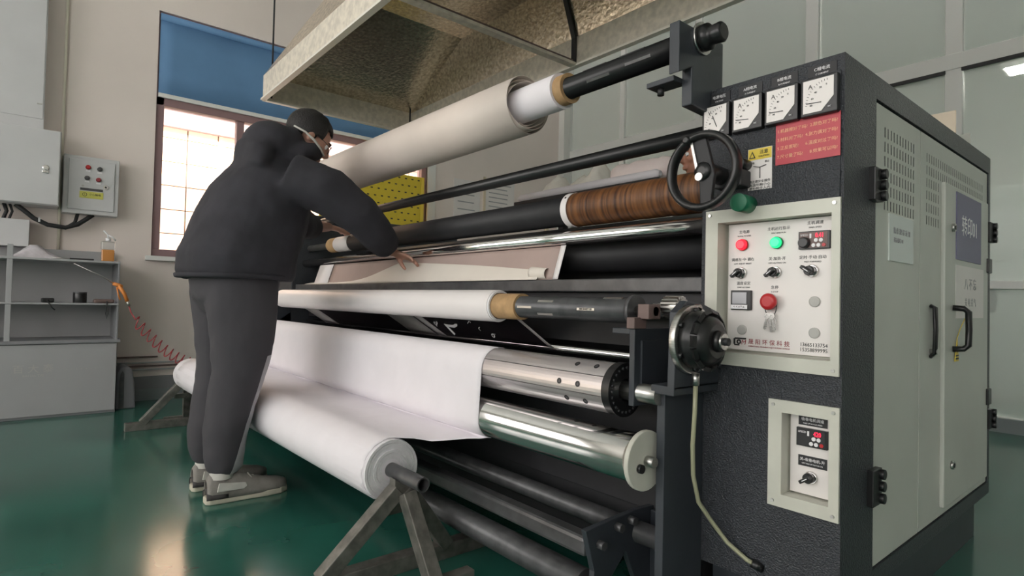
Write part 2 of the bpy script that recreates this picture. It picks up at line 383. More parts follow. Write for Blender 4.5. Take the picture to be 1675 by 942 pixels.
# ------------------------------------------------------------------ glass partition at the back
pt = MB(); ZB = 2.78
verts = [-5.36, -4.45, -3.43, -2.27, -1.22, -0.1, 1.0, 2.1, 3.2, 4.36]
for i, x in enumerate(verts):
    wd = 0.035 if i in (1, 2) else 0.055
    pt.box(x - wd, x + wd, YP - 0.04, YP + 0.04, 0, ZC)
pt.box(-5.4, 4.4, YP - 0.05, YP + 0.05, 0, 0.10).box(-5.4, 4.4, YP - 0.05, YP + 0.05, ZB - 0.08, ZB + 0.04)
pt.box(-5.4, 4.4, YP - 0.045, YP + 0.045, 1.02, 1.08)
pw_ = struct(pt.build('wall_back_partition', M_whitef, bevel=0.005))
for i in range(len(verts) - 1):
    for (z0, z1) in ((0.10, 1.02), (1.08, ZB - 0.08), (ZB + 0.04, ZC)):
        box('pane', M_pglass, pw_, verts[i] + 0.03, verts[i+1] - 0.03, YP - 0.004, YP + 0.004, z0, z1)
    box('shadow_gap_strip', M_blackm, pw_, verts[i] + 0.05, verts[i+1] - 0.05, YP - 0.052, YP - 0.03, ZB - 0.105, ZB - 0.08)  # dark strip laid in for the shadow gap under the bar
struct(box('baseboard_back', M_base, None, -5.36, 4.36, YP - 0.08, YP - 0.05, 0, 0.10))
# corner pilaster with a timber edge
struct(box('trim_3', M_wall2, None, XW, XW + 0.10, YP - 0.16, YP - 0.05, 0, ZC))
# things in the room beyond
wb = thing('wrapped_cabinet', 'large pale wrapped cabinet standing beyond the glass partition', 'cabinet', (-0.9, 7.4, 0))
box('lower_case', M_cyl, wb, -1.75, 0.1, 7.0, 7.9, 0.08, 1.32, bevel=0.02)
box('upper_case', M_cyl, wb, -1.55, -0.1, 7.05, 7.8, 1.32, 2.05, bevel=0.02)
box('dark_panel', M_blackm, wb, -1.45, -1.25, 6.99, 7.02, 0.85, 1.08, bevel=0.003)
for x in (-1.65, -0.02): box('foot', M_blackm, wb, x - 0.05, x + 0.05, 7.1, 7.8, 0, 0.08)
pl = thing('pendant_lamp', 'white bell-shaped pendant lamp hanging beyond the glass', 'lamp', (-3.35, 6.5, ZC))
MB().cyl((-3.35, 6.5, ZC), (-3.35, 6.5, 4.42), 0.008, n=8).build('cord', M_cable, pl)
MB().loft([(-3.35, 6.5, z) for z in (4.44, 4.40, 4.36, 4.28, 4.20, 4.17)], [0.03, 0.05, 0.06, 0.11, 0.17, 0.18], n=28).build('shade', mat('lamp_shade_grey', (0.30, 0.31, 0.31), 0.5), pl)
MB().sphere((-3.35, 6.5, 4.165), 0.05).build('bulb', M_gink, pl)

# lamps of the room beyond the glass: one shows through the upper pane, its neighbours hang out of the picture
for (nm, x, y, z, where) in (('ceiling_light', -0.75, 7.95, 3.42, 'glowing through the pane above the wrapped cabinet'),
                             ('ceiling_light_offscreen', -1.0, 6.1, ZC - 0.06, 'beyond the glass behind the control cabinet'),
                             ('ceiling_light_offscreen', 2.4, 6.1, ZC - 0.06, 'beyond the glass near the right wall')):
    cl = thing(nm, 'long white ceiling light ' + where, 'ceiling light', (x, y, z), 'ceiling lights')
    MB().box(x - 0.62, x + 0.62, y - 0.17, y + 0.17, z, z + 0.06).build('housing', M_whitef, cl, bevel=0.005)
    MB().box(x - 0.59, x + 0.59, y - 0.14, y + 0.14, z - 0.007, z + 0.002).build('diffuser', M_lampw, cl)
    if z < ZC - 0.1:
        for dx in (-0.5, 0.5): MB().cyl((x + dx, y, z + 0.05), (x + dx, y, ZC), .006, n=8).build('hanger_rod', M_steel, cl)

# ================================================================== THE MACHINE
MX, MY0, MY1, MZ = -0.51, 1.376, 2.743, 1.43
mc = thing('heat_transfer_machine', 'large dark grey roll heat transfer machine with control cabinet', 'machine', (-2.4, 2.0, 0))
# control cabinet case: front face with two recessed openings, end face with the door opening
FP = (-0.812, -0.530, 0.738, 1.075)      # control panel opening  x0 x1 z0 z1
LP = (-0.640, -0.531, 0.416, 0.612)
DO = (1.571, 2.715, 0.232, 1.372)        # door opening y0 y1 z0 z1
cb = MB(); X0 = -0.86
cb.grid((0, MY0, 0), (1, 0, 0), (0, 0, 1), (0, -1, 0), sorted({X0, MX, FP[0], FP[1], LP[0], LP[1]}), sorted({0.19, MZ, FP[2], FP[3], LP[2], LP[3]}), [FP, LP], 0.060)
cb.grid((MX, 0, 0), (0, 1, 0), (0, 0, 1), (1, 0, 0), sorted({MY0, MY1, DO[0], DO[1]}), sorted({0.19, MZ, DO[2], DO[3]}), [DO], 0.022)
cb.add([(X0,MY0,.19),(X0,MY1,.19),(X0,MY1,MZ),(X0,MY0,MZ)], [(0,1,2,3)]).add([(X0,MY1,.19),(MX,MY1,.19),(MX,MY1,MZ),(X0,MY1,MZ)], [(0,1,2,3)])
cb.add([(X0,MY0,MZ),(MX,MY0,MZ),(MX,MY1,MZ),(X0,MY1,MZ)], [(0,1,2,3)]).add([(X0,MY0,.19),(X0,MY1,.19),(MX,MY1,.19),(MX,MY0,.19)], [(0,1,2,3)])
case = cb.build('cabinet_case', M_dark, mc, fix=False)
bm = bmesh.new(); bm.from_mesh(case.data); bmesh.ops.remove_doubles(bm, verts=bm.verts, dist=1e-5); bmesh.ops.recalc_face_normals(bm, faces=bm.faces); bm.to_mesh(case.data); bm.free()
md = case.modifiers.new('bevel', 'BEVEL'); md.width = 0.006; md.segments = 2; md.limit_method = 'ANGLE'
box('plinth', M_navy, mc, -0.84, -0.565, 1.42, 2.80, 0.0, 0.19)
# grey textured strip behind gauges and sign
box('upper_front_panel', M_dark, mc, -0.842, -0.517, MY0 - 0.0035, MY0 + 0.002, 1.106, 1.392, bevel=0.001)

def frame_ring(name, o, hole, z0, m=M_frame):
    r = MB().grid((0, MY0 - 0.007, 0), (1, 0, 0), (0, 0, 1), (0, -1, 0), sorted((o[0], hole[0] + .002, hole[1] - .002, o[1])), sorted((o[2], hole[2] + .002, hole[3] - .002, o[3])), [hole], 0.052)
    for (a, b_, c, d) in ((o[0], o[1], o[2], o[2]), (o[0], o[1], o[3], o[3])):
        r.add([(a, MY0 - 0.007, c), (b_, MY0 - 0.007, c), (b_, MY0, c), (a, MY0, c)], [(0, 1, 2, 3)])
    for a in (o[0], o[1]): r.add([(a, MY0 - 0.007, o[2]), (a, MY0 - 0.007, o[3]), (a, MY0, o[3]), (a, MY0, o[2])], [(0, 1, 2, 3)])
    q = r.build(name, m, mc)
    for x in (o[0] + 0.012, o[1] - 0.012):
        for z in (o[2] + 0.012, o[3] - 0.012):
            MB().cyl((x, MY0 - 0.010, z), (x, MY0 - 0.006, z), 0.0042, n=12).build('screw', M_steel, q)
    return q
YF = MY0 + 0.030                                   # face of the recessed plates
cp = frame_ring('control_panel', (-0.845, -0.514, 0.708, 1.106), FP, 0)
box('panel_plate', M_plate, cp, FP[0] + 0.012, FP[1] - 0.004, YF, MY0 + 0.044, FP[2] + 0.008, FP[3] - 0.004, bevel=0.001)
def label_pair(cn, en, x, z, m=M_ink, k=1.0):
    text('lettering', cn, 0.0092 * k, (x, YF - 0.0005, z + 0.005), m, cp, spacing=1.05)
    text('lettering', en, 0.0053 * k, (x, YF - 0.0005, z - 0.0055), m, cp)
def round_btn(name, x, z, r, dp, m, parent, ringm=None, dome=True):
    if ringm: MB().cyl((x, YF - 0.006, z), (x, YF + 0.001, z), r * 1.12, n=28).build('bezel', ringm, parent)
    pr = [(0.0, r), (dp * 0.75, r), (dp * 0.93, r * 0.92), (dp, r * 0.75)]
    return MB().loft([(x, YF - a, z) for a, _ in pr], [q for _, q in pr], n=28).build(name, m, parent)
label_pair('主电源', 'TOTAL POWER', -0.757, 1.044)
round_btn('indicator_lamp', -0.760, 1.016, 0.0135, 0.016, M_lred, cp, M_ered)
label_pair('主机运行指示', 'MACHINE RUN', -0.668, 1.046)
round_btn('indicator_lamp', -0.671, 1.016, 0.0135, 0.016, M_lgreen, cp, M_green)
label_pair('主机调速', 'MAIN SPEED', -0.582, 1.053)
def speed_meter(x0, x1, z0, z1, parent, knob, shown):
    box('meter_case', M_black, parent, x0, x1, YF - 0.008, YF + 0.001, z0, z1, bevel=0.001)
    W_, H_ = x1 - x0, z1 - z0; y = YF - 0.0085
    box('meter_face', M_blackm if not knob else M_brownm, parent, x0 + .003, x1 - .005, y, y + .002, z0 + .003, z1 - .003)
    text('digits', shown, H_ * 0.36, (x0 + W_ * 0.69, y - .0008, z0 + H_ * 0.74), M_dred, parent, width=W_ * 0.24)
    for (u, v) in ((0.58, 0.48), (0.74, 0.47), (0.50, 0.20), (0.66, 0.20)):
        MB().cyl((x0 + W_*u, y - .002, z0 + H_*v), (x0 + W_*u, y, z0 + H_*v), H_ * 0.105, n=16).build('meter_button', M_wink, parent)
    MB().cyl((x0 + W_*.83, y - .002, z0 + H_*.20), (x0 + W_*.83, y, z0 + H_*.20), H_ * 0.10, n=16).build('meter_button', M_ered, parent)
    box('meter_key', M_wink, parent, x0 + W_*.37, x0 + W_*.43, y - .001, y, z0 + H_*.60, z0 + H_*.86)
    text('lettering', 'SPEED', H_ * 0.16, (x0 + W_*.20, y - .0006, z0 + H_*.78), M_wink, parent)
    if knob: MB().loft([(x0 + W_*.21, y - a, z0 + H_*.36) for a in (0, .008, .011)], [.0135, .0125, .010], n=20).build('speed_knob', M_black, parent)
speed_meter(-0.617, -0.547, 0.996, 1.038, cp, True, '0.41')
def rotary(x, z, parent, ang):
    MB().loft([(x, YF - a, z) for a in (0, .006, .007)], [.0145, .0145, .0128], n=28).build('chrome_collar', M_chrome, parent)
    k = MB().loft([(x - .002, YF - a, z) for a in (.006, .018, .020)], [.0122, .0115, .0100], n=24).build('selector_knob', M_black, parent)
    R_ = Matrix.Rotation(math.radians(ang), 3, 'Y')
    MB().box(x - .0195, x + .009, YF - .030, YF - .016, z - .0042, z + .0042, rot=R_, piv=(x - .002, YF - .022, z)).build('selector_grip', M_black, parent, bevel=0.002)
    MB().box(x - .011, x + .002, YF - .0308, YF - .0298, z - .0009, z + .0009, rot=R_, piv=(x - .002, YF - .022, z)).build('grip_mark', M_wink, parent)
label_pair('调速左·中·调右', 'LEFT ADJUST RIGHT', -0.760, 0.973)
rotary(-0.763, 0.944, cp, -38)
label_pair('关·加热·开', 'OFF-HEATING ON', -0.671, 0.972)
rotary(-0.674, 0.944, cp, -38)
label_pair('定时·手动·自动', 'TEST FORWARD', -0.587, 0.972)
rotary(-0.587, 0.945, cp, 35)
label_pair('温度设定', 'TEMP SETTING', -0.757, 0.912)
tcx = box('temperature_controller', M_black, cp, -0.788, -0.733, YF - 0.008, YF + 0.001, 0.849, 0.899, bevel=0.0015)
box('controller_screen', M_lcd, cp, -0.783, -0.744, YF - 0.0095, YF - 0.007, 0.864, 0.894, bevel=0.0005)
box('controller_keys', M_wink, cp, -0.786, -0.742, YF - 0.0095, YF - 0.007, 0.8515, 0.862)
text('lettering', '< < v ^ o', 0.008, (-0.764, YF - 0.0102, 0.8568), M_ink, cp)
label_pair('急停', 'E-STOP', -0.676, 0.901)
eb = MB().loft([(-0.682, YF - a, 0.871) for a in (0, .014, .014, .022, .027, .029)], [.012, .012, .0195, .0205, .018, .012], n=30).build('emergency_button', M_ered, cp)
for (x, z) in ((-0.581, 0.873), (-0.759, 0.798), (-0.581, 0.800)):
    round_btn('blank_plug', x, z, 0.0125, 0.004, M_blank, cp)
lg = MB()
lg.box(-0.779, -0.748, YF - .001, YF + .0005, 0.7735, 0.7775).box(-0.782, -0.7775, YF - .001, YF + .0005, 0.760, 0.775).box(-0.780, -0.766, YF - .001, YF + .0005, 0.7570, 0.7605)
lg.build('logo_mark', M_ink, cp)
MB().pipe((-0.7675, YF - .0012, 0.7668), (-0.7675, YF + .0005, 0.7668), 0.0028, 0.0062, n=20).build('logo_ring', M_ink, cp)
text('logo_letter', 'M', 0.017, (-0.7555, YF - .0006, 0.7655), M_rink, cp, shear=0.2)
text('lettering', '晟 阳 环 保 科 技', 0.0145, (-0.690, YF - .0005, 0.7685), M_rink, cp, width=0.104)
text('lettering', 'CHENGYANG HUANBAO KEJI YOUXIAN GONGSI', 0.0050, (-0.690, YF - .0005, 0.7575), M_rink, cp, width=0.104)
text('lettering', '13665133754', 0.0125, (-0.583, YF - .0005, 0.7710), M_ink, cp, width=0.060)
text('lettering', '15358899995', 0.0125, (-0.583, YF - .0005, 0.7590), M_ink, cp, width=0.060)
# lower small panel
lp = frame_ring('lower_panel', (-0.670, -0.512, 0.388, 0.639), LP, 0)
box('panel_plate', M_plate, lp, LP[0] + 0.006, LP[1] - 0.002, YF, MY0 + 0.044, LP[2] + 0.006, LP[3] - 0.003, bevel=0.001)
for (z0, z1, cn, en) in ((0.583, 0.6045, '收卷电机调速', 'TAKE UP MOTOR SPEED'), (0.488, 0.5125, '关-收卷电机-开', 'OFF TAKE UP MOTOR ON')):
    box('name_plate', M_blackm, lp, -0.614, -0.550, YF - 0.002, YF + 0.001, z0, z1)
    text('lettering', cn, 0.0085, (-0.582, YF - .0025, (z0 + z1) / 2 + .003), M_wink, lp)
    text('lettering', en, 0.0040, (-0.582, YF - .0025, (z0 + z1) / 2 - .006), M_wink, lp)
speed_meter(-0.6165, -0.5475, 0.535, 0.5775, lp, False, '420')
rotary(-0.584, 0.464, lp, -35)
# gauges and their name plates
for i, (x0, x1, amp, cn, en, ang) in enumerate(((-0.853, -0.776, 'V', '电源电压', 'VOLTAGE', 112), (-0.769, -0.690, 'A', 'A相电流', 'A CURRENT', 173), (-0.684, -0.604, 'A', 'B相电流', 'B CURRENT', 176), (-0.598, -0.518, 'A', 'C相电流', 'C CURRENT', 176))):
    z0, z1 = 1.296, 1.384; y = MY0 - 0.020
    g = box('gauge', M_black, mc, x0, x1, y, MY0, z0, z1, bevel=0.003)
    a, b_, c, d = x0 + .007, x1 - .007, z0 + .007, z1 - .006
    MB().prism([(a, c), (b_ - .026, c), (b_, c + .030), (b_, d), (a, d)], 'y', y - .0015, y + .002).build('gauge_face', M_plate, g)
    yt = y - .002; cx, cz = b_ - .012, c + .016
    text('lettering', amp, .014, (a + .016, yt, d - .016), M_ink, g)
    for k in range(5):
        an = math.radians(95 + 85 * k / 4); text('lettering', str(k * 20), .0058, (cx + .036*math.cos(an), yt, cz + .042*math.sin(an)), M_ink, g)
    ar = MB()
    for k in range(13):
        a0 = math.radians(92 + 86 * k / 12); ar.bar((cx + .045*math.cos(a0), yt, cz + .051*math.sin(a0)), (cx + .049*math.cos(a0), yt, cz + .055*math.sin(a0)), .0008, .0008)
    ar.build('scale_marks', M_ink, g)
    an = math.radians(ang); nx, nz = cx - .014, cz + .004
    MB().bar((nx, yt, nz), (nx + .033*math.cos(an), yt, nz + .033*math.sin(an)), .0016, .0016).build('needle', M_ink, g)
    text('lettering', 'DC', .005, (b_ - .008, yt - .001, c + .006), M_wink, g)
    npl = box('gauge_name_plate', M_blackm, mc, x0 + .009, x1 - .008, MY0 - .002, MY0 + .001, 1.390, 1.417)
    text('lettering', cn, .0095, ((x0 + x1)/2, MY0 - .0025, 1.4065), M_wink, npl)
    text('lettering', en, .0052, ((x0 + x1)/2, MY0 - .0025, 1.3955), M_wink, npl)
# red rule sign
rs = box('rule_sign', M_red, mc, -0.661, -0.516, MY0 - .006, MY0 - .0035, 1.199, 1.299)
L1 = ['1.机器擦好了吗?', '3.材料对了吗?', '5.正反面呢?', '7.尺寸量了吗?']; L2 = ['2.颜色对了吗?', '4.张力调对了吗?', '6.温度对过了吗?', '8.效果可以吗?']
for k in range(4):
    z = 1.279 - 0.0205 * k
    text('lettering', L1[k], .0100, (-0.657, MY0 - .0065, z), M_redtxt, rs, align='LEFT')
    text('lettering', L2[k], .0100, (-0.521, MY0 - .0065, z + .001), M_redtxt, rs, align='RIGHT')
# warning sticker
wsn = box('warning_sticker', M_plate, mc, -0.731, -0.670, MY0 - .005, MY0 - .0035, 1.147, 1.250)
box('sticker_head', M_yel, wsn, -0.730, -0.671, MY0 - .0056, MY0 - .0049, 1.222, 1.249)
MB().prism([(-0.728, 1.226), (-0.711, 1.226), (-0.7195, 1.244)], 'y', MY0 - .0062, MY0 - .0055).build('warning_triangle', M_ink, wsn)
MB().prism([(-0.7245, 1.2282), (-0.7145, 1.2282), (-0.7195, 1.239)], 'y', MY0 - .0066, MY0 - .0060).build('triangle_fill', M_yel, wsn)
text('lettering', '注意', .011, (-0.690, MY0 - .0062, 1.239), M_ink, wsn); text('lettering', 'CAUTION', .006, (-0.690, MY0 - .0062, 1.229), M_ink, wsn)
sy = MB().bar((-0.700, MY0 - .0055, 1.175), (-0.700, MY0 - .0055, 1.203), .002, .001)
for s_ in (-1, 1): sy.bar((-0.700, MY0 - .0055, 1.202), (-0.700 + s_*.016, MY0 - .0055, 1.206), .003, .0015)
sy.build('sticker_symbol', M_ink, wsn)
text('lettering', '启动', .006, (-0.720, MY0 - .0055, 1.214), M_ink, wsn); text('lettering', '停止', .006, (-0.682, MY0 - .0055, 1.214), M_ink, wsn)
for k, s_ in enumerate(('请注意安全操作', '高温勿触小心', '请勿伸手入内')): text('lettering', s_, .0075, (-0.7005, MY0 - .0055, 1.167 - .0085*k), M_ink, wsn, width=.054)

# cabinet doors on the end face
XD = MX - 0.004
def slot_holes(y0, dy, n, rows_, z0, dz, h):
    return [(y0 + dy*k, y0 + dy*k + .0075, z0 - dz*r_, z0 - dz*r_ + h) for r_ in range(rows_) for k in range(n)]
def vent_door(y0, y1, z0, z1, holes):
    us = sorted({y0, y1} | {h[i] for h in holes for i in (0, 1)}); vs_ = sorted({z0, z1} | {h[i] for h in holes for i in (2, 3)})
    d = MB().grid((XD, 0, 0), (0, 1, 0), (0, 0, 1), (1, 0, 0), us, vs_, holes, 0.0006, floor=False)
    xb = XD - .017
    for (p, q) in (((y0, z0), (y1, z0)), ((y1, z0), (y1, z1)), ((y1, z1), (y0, z1)), ((y0, z1), (y0, z0))):
        d.add([(XD, *p), (xb, *p), (xb, *q), (XD, *q)], [(0, 1, 2, 3)])
    return d.build('cabinet_door', M_door, mc, fix=False)
d1 = vent_door(1.576, 1.925, 0.236, 1.367, slot_holes(1.640, .0225, 11, 6, 1.292, .0365, .026))
d2 = vent_door(1.931, 2.711, 0.236, 1.367, slot_holes(1.985, .0225, 30, 2, 1.290, .0365, .026) + slot_holes(1.985, .0225, 6, 4, 1.217, .0365, .026))
nb = box('glossy_notice', M_mirr, d1, XD - .001, XD + .003, 1.672, 1.860, 0.983, 1.104)
text('lettering', '操 作 规 程 须 知', .018, (XD + .0035, 1.766, 1.062), M_gink, d1, rot=ENDX); text('lettering', '设备编号 01', .014, (XD + .0035, 1.74, 1.038), M_gink, d1, rot=ENDX)
fl = box('raised_door_leaf', M_door, d2, XD - .001, XD + .012, 2.130, 2.672, 0.262, 1.252, bevel=0.004)
XL = XD + .012
ns = box('number_plate', M_purple, d2, XL - .001, XL + .003, 2.243, 2.553, 1.022, 1.237)
text('lettering', '转印01', .072, (XL + .0035, 2.40, 1.130), M_wink, d2, rot=ENDX, width=.185)
nn_ = box('paper_note', M_plate, d2, XL - .001, XL + .001, 2.245, 2.600, 0.835, 1.005)
text('lettering', '八 不 忘', .042, (XL + .0016, 2.42, 0.945), M_gink, d2, rot=ENDX); text('lettering', '关 电 关 气', .03, (XL + .0016, 2.42, 0.885), M_gink, d2, rot=ENDX)
for z in (1.118, 0.381):
    MB().cyl((XL - .001, 2.207, z), (XL + .008, 2.207, z), .013, n=20).build('door_lock', M_steel, d2)
    MB().cyl((XL + .007, 2.207, z), (XL + .010, 2.207, z), .007, n=14).build('key_hole', M_black, d2)
hd = MB().loft([(XL, 2.215, .868), (XL + .026, 2.222, .866), (XL + .036, 2.232, .855), (XL + .037, 2.234, .80), (XL + .036, 2.232, .752), (XL + .026, 2.222, .741), (XL, 2.215, .739)], [.011]*7, [.009]*7, ref=(0, 1, 0.1), n=10).build('door_handle', M_black, d2)
MB().loft([(XD, 2.030, .872), (XD + .012, 2.030, .866), (XD + .014, 2.030, .80), (XD + .012, 2.030, .734), (XD, 2.030, .722)], [.010, .014, .013, .014, .010], [.006]*5, ref=(0, 1, 0.1), n=12).build('latch_lever', M_black, d2)
MB().cyl((XD, 2.030, .738), (XD + .019, 2.030, .738), .008, n=14).build('latch_key', M_steel, d2)
for (y, z0, z1) in ((1.555, 1.118, 1.198), (1.560, 0.392, 0.478), (2.712, 1.112, 1.186), (2.712, 0.432, 0.502)):
    h = MB().box(MX - .002, MX + .014, y - .030, y + .028, z0, z1)
    for k in range(3): zz = z0 + (z1 - z0) * (k + .5) / 3; h.cyl((MX + .012, y + .018, zz), (MX + .024, y + .018, zz), .0125, n=14)
    h.build('hinge', M_black, mc, bevel=0.002)
for (z0, z1) in ((0.998, 1.050), (0.522, 0.580)): box('door_catch', M_black, d2, XD, XD + .020, 2.648, 2.695, z0, z1, bevel=0.003)
yt_ = thing('warning_tag', 'yellow triangular warning tag hanging from the cabinet door handle', 'tag', (XL + .03, 2.235, .745))
MB().prism([(2.225, .70), (2.268, .70), (2.250, .775)], 'x', XL + .0025, XL + .0045).build('tag_card', M_yel, yt_)
box('tag_stripe', M_ink, yt_, XL + .0044, XL + .0055, 2.229, 2.263, .706, .711); box('tag_stripe', M_ink, yt_, XL + .0044, XL + .0055, 2.231, 2.261, .716, .720)
box('tag_stripe', M_ink, yt_, XL + .0044, XL + .0055, 2.2475, 2.2505, .728, .750)
MB().tube([(XL + .003, 2.250, .772), (XL + .012, 2.243, .800), (XL + .026, 2.236, .835)], .0012, n=6).build('tag_string', M_yel, yt_)

# ---- machine: shaft bracket on the cabinet, side plates, rollers, drum
XLEFT = -4.02
tb = MB().prism([(1.225, 1.440), (1.282, 1.468), (1.282, 1.372), (1.376, 1.368), (1.43, 1.431), (1.43, 1.572), (1.225, 1.572)], 'x', -0.868, -0.838).build('shaft_bracket', M_navy, mc, bevel=0.003)
MB().box(-0.952, -0.866, 1.245, 1.300, 1.432, 1.446).build('bracket_ledge', M_navy, mc, bevel=0.002)
MB().cyl((-0.925, 1.272, 1.414), (-0.925, 1.272, 1.434), 0.009, n=12).build('bolt', M_blackm, mc)
TSY, TSZ = 1.325, 1.553
kb = MB().cyl((-0.839, TSY, TSZ), (-0.832, TSY, TSZ), 0.042).build('shaft_washer', M_steel, mc)
MB().loft([(x, TSY, TSZ) for x in (-0.833, -0.815, -0.812, -0.803, -0.780, -0.774)], [.034, .034, .024, .024, .026, .020], n=26).build('shaft_knob', M_black, mc)
# side plates
sp = MB().prism([(1.205, 0.05), (1.376, 0.05), (1.376, 0.66), (1.205, 0.66)], 'x', -0.872, -0.848).build('side_plate', M_navy, mc, bevel=0.002)
MB().prism([(1.180, 0.655), (1.376, 0.655), (1.376, 0.84), (1.30, 0.862), (1.225, 0.868), (1.185, 0.84)], 'x', -0.826, -0.806).build('clutch_plate', M_navy, mc, bevel=0.002)
MB().box(-0.872, -0.806, 1.180, 1.375, 0.640, 0.662).build('plate_shelf', M_navy, mc, bevel=0.002)
bp_ = MB().prism([(1.172, 0.60), (1.375, 0.60), (1.375, 0.795), (1.172, 0.795)], 'x', -0.935, -0.918).build('bearing_plate', M_navy, mc, bevel=0.002)
MB().prism([(1.195, 0.62), (1.365, 0.62), (1.365, 0.765), (1.195, 0.765)], 'x', -0.919, -0.912).build('plate_panel', M_navy, mc, bevel=0.001)
MB().box(-0.995, -0.93, 1.176, 1.240, 0.780, 0.795).build('plate_ledge', M_navy, mc, bevel=0.002)
MSY, MSZ = 1.22, 0.840
box('bearing_block', M_brownm, mc, -0.940, -0.915, 1.165, 1.215, 0.795, 0.824, bevel=0.002)
box('bearing_block', M_brownm, mc, -0.925, -0.890, 1.19, 1.24, 0.820, 0.858, bevel=0.002)
# brake clutch
CY, CZ = 1.238, 0.775
cg = MB().cyl((-0.807, CY, CZ), (-0.790, CY, CZ), 0.083, n=36).build('clutch_flange', M_steel, mc, bevel=0.002)
for k in range(6):
    a = PI/6 + k*PI/3
    MB().cyl((-0.792, CY + .071*math.cos(a), CZ + .071*math.sin(a)), (-0.781, CY + .071*math.cos(a), CZ + .071*math.sin(a)), .007, n=8).build('flange_bolt', M_black, cg)
MB().loft([(x, CY, CZ) for x in (-0.790, -0.772, -0.768, -0.755, -0.735, -0.728)], [.070, .070, .066, .066, .052, .040], n=32).build('clutch_body', M_black, mc)
fn = MB()
for k in range(14):
    a = k*2*PI/14; fn.bar((-0.768, CY + .055*math.cos(a), CZ + .055*math.sin(a)), (-0.745, CY + .069*math.cos(a), CZ + .069*math.sin(a)), .010, .026, up=(0, -math.sin(a), math.cos(a)))
fn.build('clutch_fins', M_black, mc)
MB().loft([(x, CY, CZ) for x in (-0.730, -0.716, -0.714)], [.026, .024, .018], n=24).build('clutch_hub', M_black, mc)
MB().pipe((-0.716, CY, CZ), (-0.710, CY, CZ), .010, .019, n=22).build('hub_ring', M_steel, mc)
MB().cyl((-0.72, CY, CZ), (-0.700, CY, CZ), .009, n=14).build('hub_screw', M_blackm, mc)
# gear on the stub shaft
gm = MB().cyl((-0.890, 1.262, 0.852), (-0.838, 1.262, 0.852), .022, n=22)
for k in range(18):
    a = k*2*PI/18; gm.bar((-0.888, 1.262 + .025*math.cos(a), .852 + .025*math.sin(a)), (-0.842, 1.262 + .025*math.cos(a), .852 + .025*math.sin(a)), .005, .008, up=(0, math.cos(a), math.sin(a)))
gm.build('gear', M_steel, mc)
MB().cyl((-0.93, 1.262, 0.852), (-0.79, 1.262, 0.852), .008, n=14).build('gear_shaft', M_steel, mc)
# air hose from the clutch to the foot of the cabinet
MB().cyl((-0.785, CY, 0.694), (-0.785, CY, 0.665), .010, n=6).build('hose_nut', M_steel, mc)
hp = [(-0.785, CY, .67), (-0.786, CY, .60), (-0.795, 1.245, .52), (-0.805, 1.265, .44), (-0.805, 1.29, .37), (-0.79, 1.33, .315), (-0.76, 1.35, .27), (-0.715, 1.362, .240), (-0.69, 1.372, .230)]
MB().tube(hp, .0055, n=10).build('air_hose', M_tube, mc)
MB().cyl((-0.705, 1.365, .236), (-0.683, 1.378, .226), .011, n=12).build('hose_fitting', M_black, mc)
# hand wheel in front of the cabinet
HX, HY, HZ = -0.778, 1.240, 1.184; HR = 0.088
def ring(mb, c, R_, sec, n=48):       # closed ring about the Y axis; sec = section offsets (radial, y)
    k = len(sec); V = []
    for i in range(n):
        a = 2*PI*i/n
        for (dr, dy) in sec: V.append((c[0] + (R_+dr)*math.cos(a), c[1] + dy, c[2] + (R_+dr)*math.sin(a)))
    F = [(i*k+j, i*k+(j+1) % k, ((i+1) % n)*k+(j+1) % k, ((i+1) % n)*k+j) for i in range(n) for j in range(k)]
    return mb.add(V, F, True)
ring(MB(), (HX, HY, HZ), HR, [(.006, -.011), (.0095, -.004), (.0095, .012), (.004, .020), (-.004, .020), (-.0085, .012), (-.0085, -.004), (-.003, -.012)]).build('hand_wheel_rim', M_black, mc)
hw = MB().prism([(HX - .028, HZ + .083), (HX + .004, HZ + .089), (HX + .030, HZ - .010), (HX + .020, HZ - .088), (HX - .008, HZ - .089), (HX - .012, HZ - .015), (HX - .030, HZ + .050)], 'y', HY + .004, HY + .018).build('hand_wheel_spoke', M_blackm, mc, bevel=0.004)
MB().loft([(HX, HY + a, HZ) for a in (-.004, .0, .03, .14)], [.010, .022, .024, .020], n=26).build('hand_wheel_hub', M_black, mc)
MB().prism([(HX - .012, HZ - .020), (HX - .034, HZ + .076), (HX - .028, HZ + .078), (HX - .006, HZ - .012)], 'y', HY - .001, HY + .005).build('spoke_edge', M_steel, mc)
MB().cyl((HX - .006, HY - .006, HZ - .014), (HX - .006, HY + .006, HZ - .014), .010, n=22).build('spoke_highlight', M_steel, mc)  # steel disc standing in for the highlight at the spoke end
MB().loft([(HX - .038, HY + a, HZ + .080) for a in (-.016, -.012, .014)], [.006, .010, .010], n=18).build('grip_lug', M_black, mc)
MB().cyl((HX + .045, HY + .09, HZ + .028), (HX + .045, HY + .139, HZ + .028), .013, n=18).build('gauge_nipple', M_black, mc)
MB().cyl((HX + .050, HY + .08, HZ - .072), (HX + .050, HY + .139, HZ - .072), .022, n=20).build('green_knob', M_green, mc)
box('gearbox', M_blackm, mc, HX - .02, HX + .055, HY + .085, MY0 - .003, HZ - .030, HZ + .012, bevel=0.004)

